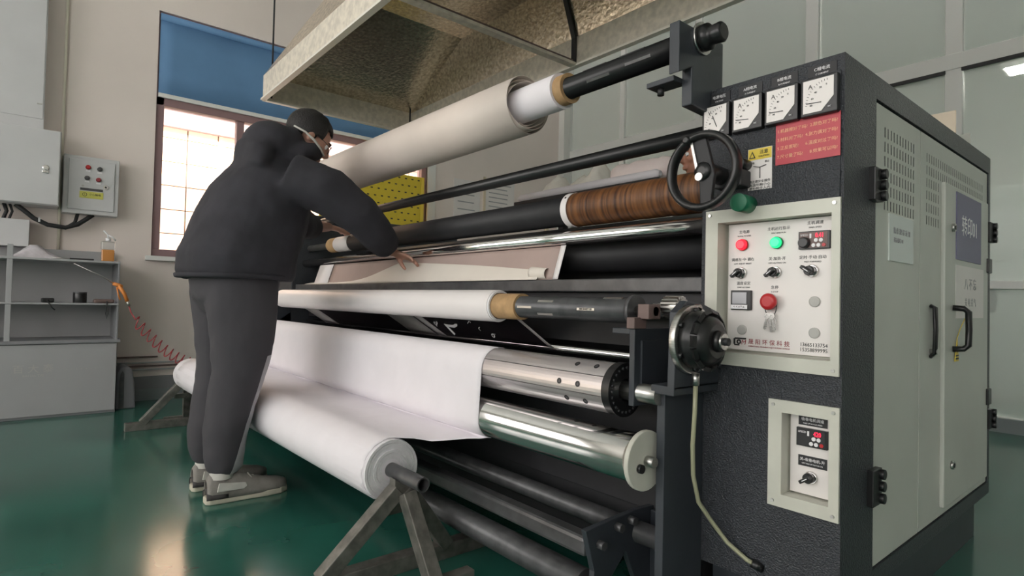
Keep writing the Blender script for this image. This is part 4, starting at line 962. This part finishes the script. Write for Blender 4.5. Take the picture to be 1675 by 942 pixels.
# air gun and coiled hose
ag = thing('air_blow_gun', 'orange air blow gun with red coil hose hanging at the tool cabinet', 'air gun', (-4.96, .47, .9))
MB().loft([(-4.958, .447, .915), (-4.955, .475, .905), (-4.952, .505, .895)], [.016, .020, .014], [.012, .014, .010], n=14).build('gun_body', M_orange, ag)
MB().loft([(-4.955, .480, .905), (-4.952, .515, .845), (-4.950, .535, .790)], [.020, .016, .014], [.014, .012, .012], n=14).build('gun_grip', M_orange, ag)
MB().loft([(-4.955, .470, .890), (-4.953, .480, .840), (-4.953, .492, .800)], [.005]*3, n=8).build('trigger', M_orange, ag)
MB().loft([(-4.958, .452, .915), (-4.957, .38, .965), (-4.957, .22, 1.046)], [.005, .003, .002], n=8).build('nozzle', M_steel, ag)
MB().cyl((-4.950, .533, .795), (-4.949, .548, .755), .010, n=12).build('coupling', M_steel, ag)
cps = []; A0, A1 = Vector((-4.945, .585, .66)), Vector((-4.75, .96, .33))
cps += [Vector((-4.949, .546, .757)), Vector((-4.948, .56, .71)), Vector((-4.947, .575, .685))]
nT = 11
for k in range(nT*16 + 1):
    t = k/(nT*16); a = 2*PI*nT*t; c = A0 + (A1 - A0)*t + Vector((0, 0, -.06*math.sin(PI*t))); R0 = .036
    cps.append(c + Vector((math.cos(a)*R0, math.sin(a)*R0*.5, math.sin(a)*R0*.9)))
cps += [A1 + Vector((.03, .06, -.03)), Vector((-4.6, 1.25, .25)), Vector((-4.45, 1.5, .18))]
MB().tube(cps, .0042, n=6).build('coil_hose', M_hose, ag)
# rubber mat roll beside the cabinet, strips along the wall
rm = thing('rubber_mat_roll', 'grey arched rubber mat standing beside the tool cabinet', 'rubber mat', (-5.15, .56, 0))
MB().prism([(.497, 0), (.497, .20), (.503, .27), (.522, .302), (.555, .312), (.592, .292), (.610, .20), (.622, 0)], 'x', -5.30, -5.06).build('mat', M_rubber, rm, bevel=0.012)
MB().prism([(.515, .01), (.515, .20), (.522, .26), (.535, .28), (.545, .26), (.548, .01)], 'x', -5.061, -5.057).build('mat_lining', M_gun, rm, bevel=0.001)
for k, (z, y1) in enumerate(((.345, .80), (.30, .96), (.272, .97), (.245, 1.0))):
    st = thing('metal_strip', ['short', 'long', 'middle', 'lowest'][k] + ' thin grey metal strip fixed along the wall beside the rubber mat', 'metal strip', (XW, .7, z))
    box('strip_bar', M_rackl if k % 2 else M_brownm, st, XW, XW + .02, .50, y1, z - .006, z + .006, bevel=0.001)
# electric boxes
def ebox(lab, y0, y1, z0, z1, dx):
    e = thing('electric_box', lab, 'electric box', (XW, (y0 + y1)/2, z0))
    box('case', M_box, e, XW, XW + dx, y0, y1, z0, z1, bevel=0.004); return e
e1 = ebox('large light grey electric cabinet on the wall above the tool cabinet', -.60, .135, 1.45, 1.98, .22)
box('door', M_box, e1, XW + .218, XW + .236, -.595, .130, 1.455, 1.975, bevel=0.004)
XB = XW + .236
MB().loft([(XB + a, .055, 1.71) for a in (0, .004, .006)], [.020, .020, .014], n=20).build('lock_plate', M_chrome, e1)
box('lock_lever', M_chrome, e1, XB, XB + .008, .035, .072, 1.672, 1.690, bevel=0.003)
e2 = ebox('small control box with lamps on the wall between electric cabinet and window', .155, .490, 1.425, 1.85, .12)
XS = XW + .12
dr2 = box('door', M_box, e2, XS - .002, XS + .010, .185, .462, 1.455, 1.822, bevel=0.003); XS += .010
for (y, z, m_) in ((.298, 1.770, M_ered), (.368, 1.765, M_gun), (.294, 1.690, M_gun), (.363, 1.685, M_rink)):
    MB().loft([(XS + a, y, z) for a in (0, .012, .018)], [.017, .016, .010], n=18).build('lamp_button', m_, e2)
    box('button_label', M_wink, e2, XS - .001, XS + .002, y - .014, y + .014, z - .032, z - .020)
MB().cyl((XS, .408, 1.635), (XS + .008, .408, 1.635), .016, n=18).build('lock', M_chrome, e2)
MB().cyl((XS + .007, .408, 1.635), (XS + .010, .408, 1.635), .007, n=12).build('key_hole', M_ink, e2)
MB().cyl((XS, .270, 1.630), (XS + .004, .270, 1.630), .008, n=14).build('blank_plug', M_blank, e2)
box('name_strip', M_gun, e2, XS - .001, XS + .002, .255, .392, 1.598, 1.616)
box('danger_label', mat('lime_label', (.62, .60, .13), .5), e2, XS - .001, XS + .002, .252, .395, 1.542, 1.592)
MB().pipe((XS + .001, .283, 1.568), (XS + .003, .283, 1.568), .011, .014, n=20).build('label_ring', M_ink, e2)
text('lettering', '1', .020, (XS + .0025, .283, 1.568), M_ink, e2, rot=ENDX); text('lettering', '小心触电', .018, (XS + .0025, .345, 1.570), M_ink, e2, rot=ENDX)
wd_ = thing('wall_duct', 'tall light grey cable duct on the wall above the electric cabinet', 'cable duct', (XW, -.1, 1.99))
box('duct_case', M_box, wd_, XW, XW + .16, -.33, .035, 1.98, ZC, bevel=0.003)
box('duct_cover', M_box, wd_, XW + .158, XW + .166, -.32, .028, 2.06, ZC - .02, bevel=0.002)
box('duct_catch', M_steel, wd_, XW + .166, XW + .172, -.005, .022, 2.16, 2.168)
cd_ = thing('conduit_pipe', 'thin cream conduit running up the wall beside the cable duct', 'pipe', (XW, .12, 2))
MB().cyl((XW + .018, .145, .52), (XW + .018, .145, ZC), .0095, n=14).build('conduit', mat('cream_conduit', (.70, .66, .55), .5), cd_)
cb_ = thing('power_cable', 'thick black power cable sagging between the two electric boxes', 'cable', (XW, .1, 1.4))
MB().tube([(XW + .1, -.10, 1.452), (XW + .1, -.06, 1.42), (XW + .1, .0, 1.365), (XW + .1, .08, 1.325), (XW + .1, .18, 1.315), (XW + .09, .25, 1.345), (XW + .08, .30, 1.39), (XW + .08, .34, 1.428)], .016, n=10).build('main_cable', M_cable, cb_)
MB().tube([(XW + .1, .19, 1.318), (XW + .08, .235, 1.36), (XW + .07, .25, 1.43)], .012, n=10).build('branch_cable', M_cable, cb_)
box('cable_clip', M_box, cb_, XW + .083, XW + .117, .025, .037, 1.34, 1.375)
for (y, r) in ((-.20, .010), (-.16, .012), (-.13, .008)):
    MB().tube([(XW + .1, y, 1.452), (XW + .1, y + .015, 1.40), (XW + .1, y - .005, 1.33), (XW + .1, y - .01, 1.20)], r, n=8).build('dropping_cable', M_cable, cb_)
jd = thing('junction_duct', 'short grey duct under the electric cabinet behind the tool cabinet', 'cable duct', (XW, -.17, 1.16))
box('duct_body', M_box, jd, XW, XW + .15, -.33, -.02, 1.158, 1.345, bevel=0.003)
# yellow perforated board leaning in front of the window
yb = thing('perforated_board', 'yellow board with rows of dark slots in front of the window', 'board', (-5.25, 2.6, 1.15))
box('board', M_yboard, yb, -5.31, -5.29, 2.05, 3.165, 1.15, 2.135, bevel=0.003)
box('board_edge', M_yel, yb, -5.291, -5.285, 3.13, 3.165, 1.15, 2.135)
sm = MB()
for i in range(14):
    for j in range(13):
        y = 2.10 + .076*i + (.038 if j % 2 else 0); z = 2.09 - .072*j
        if y < 3.10: sm.box(-5.291, -5.288, y, y + .024, z, z + .012)
so_ = sm.build('board_slots', M_ink, yb); so_['kind'] = 'stuff'
for y in (2.15, 3.05): box('board_leg', M_gun, yb, -5.335, -5.309, y - .02, y + .02, 0, 1.7)
# notices on the wall
for (y0, y1, z0, z1, lines, lab, fr_) in ((4.06, 4.50, 1.72, 2.28, 9, 'large white printed notice on the wall right of the window', False), (4.66, 4.86, 1.85, 2.09, 5, 'small printed notice with wooden edge on the wall near the partition', True), (3.62, 3.98, 1.75, 2.22, 4, 'white notice with few lines on the wall beside the window frame', False)):
    nt_ = thing('wall_notice', lab, 'notice', (XW, (y0 + y1)/2, z0))
    box('paper', M_plate, nt_, XW, XW + .006, y0, y1, z0, z1)
    q = MB(); rnd = random.Random(int(y0*100))
    for k in range(lines): zz = z1 - (z1 - z0)*(k + 1)/(lines + 1.5); q.box(XW + .006, XW + .007, y0 + .05, y1 - .05 - .15*rnd.random()*(y1 - y0), zz, zz + .012)
    o = q.build('printed_lines', M_gink, nt_)
    if fr_ or y0 > 4.0: box('wooden_edge', M_slot, nt_, XW, XW + .014, y0 - .03, y0, z0 - .02, z1 + .02)
tl = thing('timber_lath', 'pale timber lath standing against the wall near the partition', 'timber', (XW + .03, 5.0, 0))
box('lath', M_slot, tl, XW + .001, XW + .035, 5.02, 5.07, 0, 2.32, bevel=0.003); box('short_lath', M_slot, tl, XW + .035, XW + .055, 4.97, 5.10, 2.0, 2.04, bevel=0.002)

# ================================================================== PEOPLE
TEX = bpy.data.textures.new('cloth_folds', 'CLOUDS'); TEX.noise_scale = 0.13
def organic(mb, name, m, parent, voxel, smooth=6, folds=0.0):
    o = mb.build(name, m, parent)
    r = o.modifiers.new('remesh', 'REMESH'); r.mode = 'VOXEL'; r.voxel_size = voxel; r.use_smooth_shade = True
    s_ = o.modifiers.new('smooth', 'SMOOTH'); s_.factor = 0.5; s_.iterations = smooth
    if folds:
        d = o.modifiers.new('folds', 'DISPLACE'); d.texture = TEX; d.strength = folds; d.mid_level = 0.5; d.texture_coords = 'LOCAL'
    return o
def hand(mb, wrist, d, n, thumb_side, curl, thumb_dir=None):
    wrist = Vector(wrist); d = Vector(d).normalized(); n = (Vector(n) - d*Vector(n).dot(d)).normalized(); s_ = d.cross(n).normalized()*thumb_side
    mb.loft([wrist - d*.02, wrist + d*.02, wrist + d*.055, wrist + d*.088], [.026, .034, .040, .040], [.019, .017, .015, .012], ref=s_, n=16)
    for k, (off, L_, r) in enumerate(((.029, .072, .0092), (.0095, .080, .0095), (-.010, .074, .0090), (-.029, .058, .0080))):
        p = wrist + d*.078 + s_*off; P = [p]; dd = d + s_*(off*1.6); dd.normalize(); a = curl*.45
        for seg in (.45, .32, .23):
            dd = (Matrix.Rotation(-a, 3, d.cross(n)) @ dd); p = p + dd*L_*seg; P.append(p.copy()); a = curl
        mb.loft(P, [r, r*.97, r*.9, r*.72], ref=s_, n=10)
    p = wrist + d*.026 + s_*.026; t = Vector(thumb_dir).normalized() if thumb_dir else (d*.75 + s_*.6 - n*.35).normalized()
    mb.loft([p, p + t*.034, p + t*.060 + d*.004, p + t*.080 + d*.010], [.0135, .0115, .0102, .0075], ref=n, n=10)
def head_mesh(mb, T_):
    def P(*a): return T_ @ Vector(a)
    R3 = T_.to_3x3(); sx = R3 @ Vector((1, 0, 0))
    mb.sphere(P(0, -.012, .030), (.074, .094, .086), 24, 16, R3)
    mb.loft([P(0, .012, .055), P(0, .018, .0), P(0, .024, -.05), P(0, .036, -.088), P(0, .052, -.108)], [.066, .068, .060, .045, .020], [.070, .070, .062, .047, .022], ref=sx, n=22)
    mb.loft([P(0, .082, .030), P(0, .096, .0), P(0, .106, -.022), P(0, .090, -.036)], [.008, .010, .016, .010], [.010, .012, .013, .006], ref=sx, n=12)
    mb.sphere(P(0, .080, .028), (.050, .013, .009), 16, 8, R3)
    for s_ in (-1, 1):
        mb.sphere(P(s_*.077, -.008, -.006), (.010, .018, .032), 12, 10, R3); mb.sphere(P(s_*.036, .066, -.024), (.022, .016, .018), 12, 8, R3)
    mb.sphere(P(0, .086, -.056), (.024, .009, .006), 12, 8, R3); mb.sphere(P(0, .084, -.067), (.021, .010, .007), 12, 8, R3)
def hair_cap(T_, parent, m):
    h = MB(); n, k = 40, 24; V = []; F = []
    for i in range(k + 1):
        th = PI*i/k
        for j in range(n):
            ph = 2*PI*j/n
            q = .0015*math.sin(9*ph + 4*th) + .001*math.sin(23*ph)
            V.append(Vector(((.083 + q)*math.sin(th)*math.cos(ph), -.016 + (.103 + q)*math.sin(th)*math.sin(ph), .036 + (.094 + q)*math.cos(th))))
    def keep(v):
        lim = -.075 if v.y < -.03 else (-.02 if v.y < .02 else (.010 if v.y < .045 else .062))
        return v.z > lim
    for i in range(k):
        for j in range(n):
            f = (i*n+j, (i+1)*n+j, (i+1)*n+(j+1) % n, i*n+(j+1) % n)
            if all(keep(V[a]) for a in f): F.append(f)
    h.add([T_ @ v for v in V], F, True)
    o = h.build('hair', m, parent, solid=0.010); return o
def face_bits(T_, parent, glasses):
    R3 = T_.to_3x3()
    for s_ in (-1, 1):
        MB().sphere(T_ @ Vector((s_*.031, .0745, .006)), .0125, 14, 10).build('eye', M_wink, parent)
        MB().sphere(T_ @ Vector((s_*.031, .0835, .005)), .0055, 10, 8).build('iris', M_ink, parent)
        MB().loft([T_ @ Vector((s_*.014, .092, .024)), T_ @ Vector((s_*.032, .090, .030)), T_ @ Vector((s_*.052, .076, .024))], [.003, .004, .002], n=8).build('eyebrow', M_hair, parent)
    if glasses:
        g = MB()
        for s_ in (-1, 1):
            ringp = [T_ @ Vector((s_*.033 + .024*math.cos(2*PI*k/18), .100 - .006*abs(math.cos(2*PI*k/18))*(1 if s_*math.cos(2*PI*k/18) > 0 else 0), .002 + .018*math.sin(2*PI*k/18))) for k in range(19)]
            g.tube(ringp, .0013, n=6)
            g.tube([T_ @ Vector((s_*.057, .096, .006)), T_ @ Vector((s_*.078, .05, .008)), T_ @ Vector((s_*.083, -.008, .010)), T_ @ Vector((s_*.080, -.022, -.012))], .0014, n=6)
        g.tube([T_ @ Vector((-.009, .101, .006)), T_ @ Vector((0, .106, .009)), T_ @ Vector((.009, .101, .006))], .0013, n=6)
        g.build('glasses', M_ink, parent)
def shoe(x, y0, y1, parent, m_up, detail=True):
    L_ = y1 - y0
    prof = [(0.0, .030, .075), (.05, .036, .098), (.22, .040, .100), (.36, .042, .094), (.52, .046, .070), (.70, .049, .054), (.88, .044, .044), (.97, .028, .034), (1.0, .012, .028)]
    u = MB(); rows = []; n = 14
    for (t, wd, ht) in prof:
        row = []
        for k in range(n + 1):
            a = PI*k/n; row.append((x + wd*math.cos(a)*(1.0 if abs(math.cos(a)) > .5 else 1), y0 + L_*t, .020 + ht*math.sin(a)**.75))
        rows.append(row)
    u.sheet(rows); o0 = u.build('shoe', m_up, parent, solid=0.004)
    s_ = MB(); pr_ = [(x + w_, y0 - .006 + (L_ + .014)*t) for t, w_ in ((0, .022), (.04, .036), (.22, .041), (.45, .044), (.70, .052), (.88, .046), (.98, .024))]
    pr_ += [(x - (p[0] - x), p[1]) for p in reversed(pr_)]
    s_.prism(pr_, 'z', 0.0, .027).build('sole', M_sole, o0, bevel=0.006)
    if detail:
        h = []
        for t in (-.012, .04, .14, .24):
            tt = max(t, 0); wd = .034 + .035*min(tt, .2); ht = .058 - .05*max(0, t - .04)
            h.append([(x + (wd + .004)*math.cos(PI*k/n), y0 + L_*t, .022 + ht*math.sin(PI*k/n)**.75 * .6) for k in range(n + 1)])
        MB().sheet(h).build('heel_counter', M_shoed, o0, solid=0.003)
        for s2 in (-1, 1):
            p0 = [(x + s2*.0425, y0 + L_*t, z) for (t, z) in ((.10, .052), (.42, .050), (.46, .060), (.44, .075), (.12, .088))]
            q = [(x + s2*.050, p[1], p[2]) for p in p0]; c = len(p0)
            MB().add(p0 + q, [tuple(range(c)), tuple(range(2*c - 1, c - 1, -1))] + [(i, (i+1) % c, c + (i+1) % c, c + i) for i in range(c)]).build('strap', M_shoel, o0, bevel=0.002)
        for k in range(4):
            t = .50 + .065*k; z = .088 - .012*k
            MB().tube([(x - .022, y0 + L_*(t + .03), z - .006), (x, y0 + L_*t, z + .012), (x + .022, y0 + L_*(t + .03), z - .006)], .003, n=6).build('lace', M_shoel if k < 2 else M_shoed, o0)
        MB().pipe((x, y0 + L_*.18, .098), (x, y0 + L_*.18, .125), .036, .046, n=20).build('collar', M_shoel, o0)
    return o0

# --- worker at the machine
PX = -2.72
fdir = Vector((0.10, math.cos(math.radians(30)), -math.sin(math.radians(30)))).normalized()
sdir = Vector((1, -0.10, 0)); sdir = (sdir - fdir*sdir.dot(fdir)).normalized(); udir = sdir.cross(fdir)
HT = Matrix((( sdir.x, fdir.x, udir.x, -2.665), (sdir.y, fdir.y, udir.y, 0.972), (sdir.z, fdir.z, udir.z, 1.588), (0, 0, 0, 1)))
bd = MB()
head_mesh(bd, HT)
bd.loft([HT @ Vector((0, -.02, -.03)), HT @ Vector((0, -.035, -.09)), (PX + .02, .87, 1.44), (PX, .84, 1.38)], [.055, .055, .062, .09], ref=(1, 0, 0), n=18)
bd.loft([(PX, .69, .90), (PX, .70, 1.02), (PX, .74, 1.16), (PX, .80, 1.30), (PX, .85, 1.41), (PX, .87, 1.45)], [.165, .155, .16, .18, .165, .07], [.11, .105, .11, .115, .085, .05], n=22)
aR = [(-2.52, .855, 1.385), (-2.44, .99, 1.31), (-2.41, 1.11, 1.22), (-2.45, 1.22, 1.145), (-2.505, 1.325, 1.084)]
aL = [(-2.92, .855, 1.385), (-3.02, .99, 1.31), (-3.12, 1.10, 1.25), (-3.23, 1.22, 1.255), (-3.36, 1.36, 1.275)]
for a in (aR, aL): bd.loft(a, [.062, .050, .043, .040, .027], ref=(0, 0, 1), n=14)
hand(bd, (-2.515, 1.330, 1.080), (.66, .66, -.26), (.1, .40, .90), -1, .30, thumb_dir=(.40, .22, -.80))
hand(bd, (-3.365, 1.365, 1.275), (-.30, .85, -.08), (.0, .12, .97), 1, .30)
for (x, dy) in ((-2.625, 0), (-2.825, -.015)):
    bd.loft([(x, .69 + dy, .93), (x, .70 + dy, .72), (x, .70 + dy, .52), (x, .66 + dy, .30), (x, .645 + dy, .10), (x, .66 + dy, .05)], [.085, .078, .058, .055, .038, .036], n=14)
    bd.loft([(x, .62 + dy, .06), (x, .72 + dy, .055), (x, .83 + dy, .045)], [.030, .034, .028], [.028, .026, .016], n=12)
p1 = organic(bd, 'person', M_skin, None, .0055, 3)
tag(p1, 'person in dark hooded jacket and charcoal trousers leaning over the machine', 'person')
hair_cap(HT, p1, M_hair); face_bits(HT, p1, True)
jk = MB()
jk.loft([(PX, .690, .925), (PX, .690, .935), (PX, .695, .99), (PX, .725, 1.10), (PX, .775, 1.24), (PX, .835, 1.36), (PX + .01, .880, 1.445), (PX + .03, .925, 1.505)],
        [.215, .232, .243, .250, .255, .238, .165, .095], [.215, .232, .240, .228, .220, .190, .135, .095], n=32)
jk.loft([(-2.53, .85, 1.375), (-2.44, .985, 1.315), (-2.405, 1.11, 1.225), (-2.43, 1.21, 1.150), (-2.484, 1.293, 1.102), (-2.490, 1.306, 1.096)], [.108, .104, .092, .080, .064, .045], ref=(0, 0, 1), n=18)
jk.loft([(-2.91, .85, 1.375), (-3.02, .985, 1.31), (-3.12, 1.10, 1.25), (-3.21, 1.20, 1.248), (-3.235, 1.225, 1.25)], [.108, .100, .088, .070, .055], ref=(0, 0, 1), n=18)
# folded hood behind the neck
jk.sphere((-2.69, .815, 1.535), (.150, .125, .098), 20, 14, Matrix.Rotation(math.radians(-20), 3, 'X'))
jk.sphere((-2.69, .875, 1.56), (.128, .070, .068), 20, 14)
jk.loft([(-2.69, .72, 1.40), (-2.69, .74, 1.48), (-2.69, .80, 1.54)], [.19, .165, .12], [.06, .08, .08], n=20)
ck = [(-2.69 + .115*math.cos(q), .905 + .098*math.sin(q), 1.505 + .028*math.sin(q) - .01*math.cos(q)) for q in [2*PI*k/20 for k in range(21)]]
jk.loft(ck, [.040]*21, ref=(0, 0, 1), n=12)
organic(jk, 'jacket', M_jacket, p1, .011, 5, .018)
MB().loft([(-2.72, .690, .925), (-2.72, .690, .945)], [.236, .240], [.236, .240], n=40).build('hem_band', M_jacket, p1, bevel=0.006)
MB().loft([(-2.578, .872, 1.612), (-2.560, .915, 1.590), (-2.556, .955, 1.560), (-2.560, .990, 1.525), (-2.575, 1.01, 1.50)], [.004, .005, .006, .005, .004], [.003]*5, ref=(0, 1, 1), n=10).build('hood_lining', M_shoel, p1)
pn = MB()
pn.loft([(PX, .685, 1.00), (PX, .685, .94), (PX, .69, .86), (PX, .70, .80)], [.19, .205, .205, .16], [.165, .175, .17, .13], n=28)
for (x, dy) in ((-2.625, 0), (-2.825, -.015)):
    pn.loft([(x, .69 + dy, .92), (x, .695 + dy, .80), (x, .70 + dy, .66), (x, .690 + dy, .52), (x, .661 + dy, .40), (x, .645 + dy, .28), (x, .643 + dy, .19), (x, .645 + dy, .135), (x, .645 + dy, .115)],
            [.110, .112, .108, .098, .092, .086, .078, .066, .050], [.145, .142, .130, .108, .094, .090, .083, .070, .052], n=22)
organic(pn, 'trousers', M_pants, p1, .010, 4, .016)
shoe(-2.615, .575, .895, p1, M_shoe); shoe(-2.825, .565, .875, p1, M_shoe)

# --- second person standing behind the machine, face showing past the hand wheel
QX, QY = -1.775, 2.79
f2 = Vector((-.56, -.82, -.12)).normalized(); s2_ = f2.cross(Vector((0, 0, 1))).normalized(); u2 = s2_.cross(f2)
H2 = Matrix(((s2_.x, f2.x, u2.x, QX), (s2_.y, f2.y, u2.y, QY), (s2_.z, f2.z, u2.z, 1.676), (0, 0, 0, 1)))
b2 = MB(); head_mesh(b2, H2)
def Q(sx, fy, z): v = s2_*sx + Vector((f2.x, f2.y, 0)).normalized()*fy; return (QX + v.x, QY + v.y, z * 1.018 if z > .06 else z)
b2.loft([H2 @ Vector((0, -.02, -.04)), Q(0, -.03, 1.53), Q(0, -.035, 1.46)], [.054, .055, .085], ref=s2_, n=16)
b2.loft([Q(0, -.02, .92), Q(0, -.02, 1.05), Q(0, -.03, 1.25), Q(0, -.03, 1.40), Q(0, -.03, 1.48)], [.16, .145, .17, .18, .09], [.10, .10, .115, .105, .06], ref=s2_, n=22)
for s_ in (-1, 1):
    b2.loft([Q(s_*.19, -.03, 1.42), Q(s_*.235, -.02, 1.25), Q(s_*.25, .0, 1.10), Q(s_*.25, .06, .98), Q(s_*.24, .10, .88)], [.058, .048, .042, .038, .027], ref=f2, n=14)
    hand(b2, Q(s_*.24, .105, .865), Vector((0, 0, -1)) + Vector((f2.x, f2.y, 0))*.3, s2_*s_, s_, .35)
    b2.loft([Q(s_*.10, -.02, .95), Q(s_*.10, -.01, .72), Q(s_*.10, 0, .50), Q(s_*.10, -.02, .28), Q(s_*.10, -.03, .09), Q(s_*.10, -.01, .05)], [.082, .075, .056, .054, .037, .036], ref=s2_, n=14)
    b2.loft([Q(s_*.10, -.06, .05), Q(s_*.10, .04, .05), Q(s_*.10, .14, .04)], [.030, .034, .028], [.026, .024, .016], ref=s2_, n=12)
p2 = organic(b2, 'person', M_skin2, None, .006, 3)
tag(p2, 'person standing behind the machine, face seen through the hand wheel', 'person')
hair_cap(H2, p2, M_hair); face_bits(H2, p2, False)
M_j2 = mat('brown_work_jacket', (.10, .065, .045), .85, noise=.15, nscale=8, bump=.2, bscale=14)
j2 = MB().loft([Q(0, -.02, .88), Q(0, -.02, .90), Q(0, -.02, 1.05), Q(0, -.03, 1.25), Q(0, -.03, 1.40), Q(0, -.03, 1.49), Q(0, -.03, 1.535)], [.185, .20, .195, .21, .215, .13, .078], [.14, .15, .145, .155, .145, .095, .072], ref=s2_, n=28)
for s_ in (-1, 1): j2.loft([Q(s_*.19, -.03, 1.415), Q(s_*.24, -.02, 1.25), Q(s_*.255, .0, 1.10), Q(s_*.255, .06, .98), Q(s_*.245, .09, .90)], [.085, .074, .066, .058, .045], ref=f2, n=16)
organic(j2, 'jacket', M_j2, p2, .012, 5, .012)
t2 = MB().loft([Q(0, -.02, .98), Q(0, -.02, .88), Q(0, -.01, .80)], [.175, .185, .16], [.13, .14, .12], ref=s2_, n=24)
for s_ in (-1, 1): t2.loft([Q(s_*.10, -.02, .90), Q(s_*.10, -.01, .70), Q(s_*.10, 0, .50), Q(s_*.10, -.02, .28), Q(s_*.10, -.03, .08), Q(s_*.10, -.03, .05)], [.098, .092, .08, .074, .066, .06], ref=s2_, n=18)
organic(t2, 'trousers', M_jacket, p2, .012, 4, .012)
for s_ in (-1, 1):
    c0, c1, c2_ = Q(s_*.10, -.08, .03), Q(s_*.10, .05, .03), Q(s_*.10, .19, .03)
    sh = MB().loft([(c0[0], c0[1], .042), (c0[0]*.7 + c1[0]*.3, c0[1]*.7 + c1[1]*.3, .05), (c1[0], c1[1], .05), (c2_[0], c2_[1], .036), Q(s_*.10, .215, .03)], [.028, .042, .046, .044, .02], [.040, .050, .050, .034, .02], ref=s2_, n=18).build('shoe', M_shoed, p2)
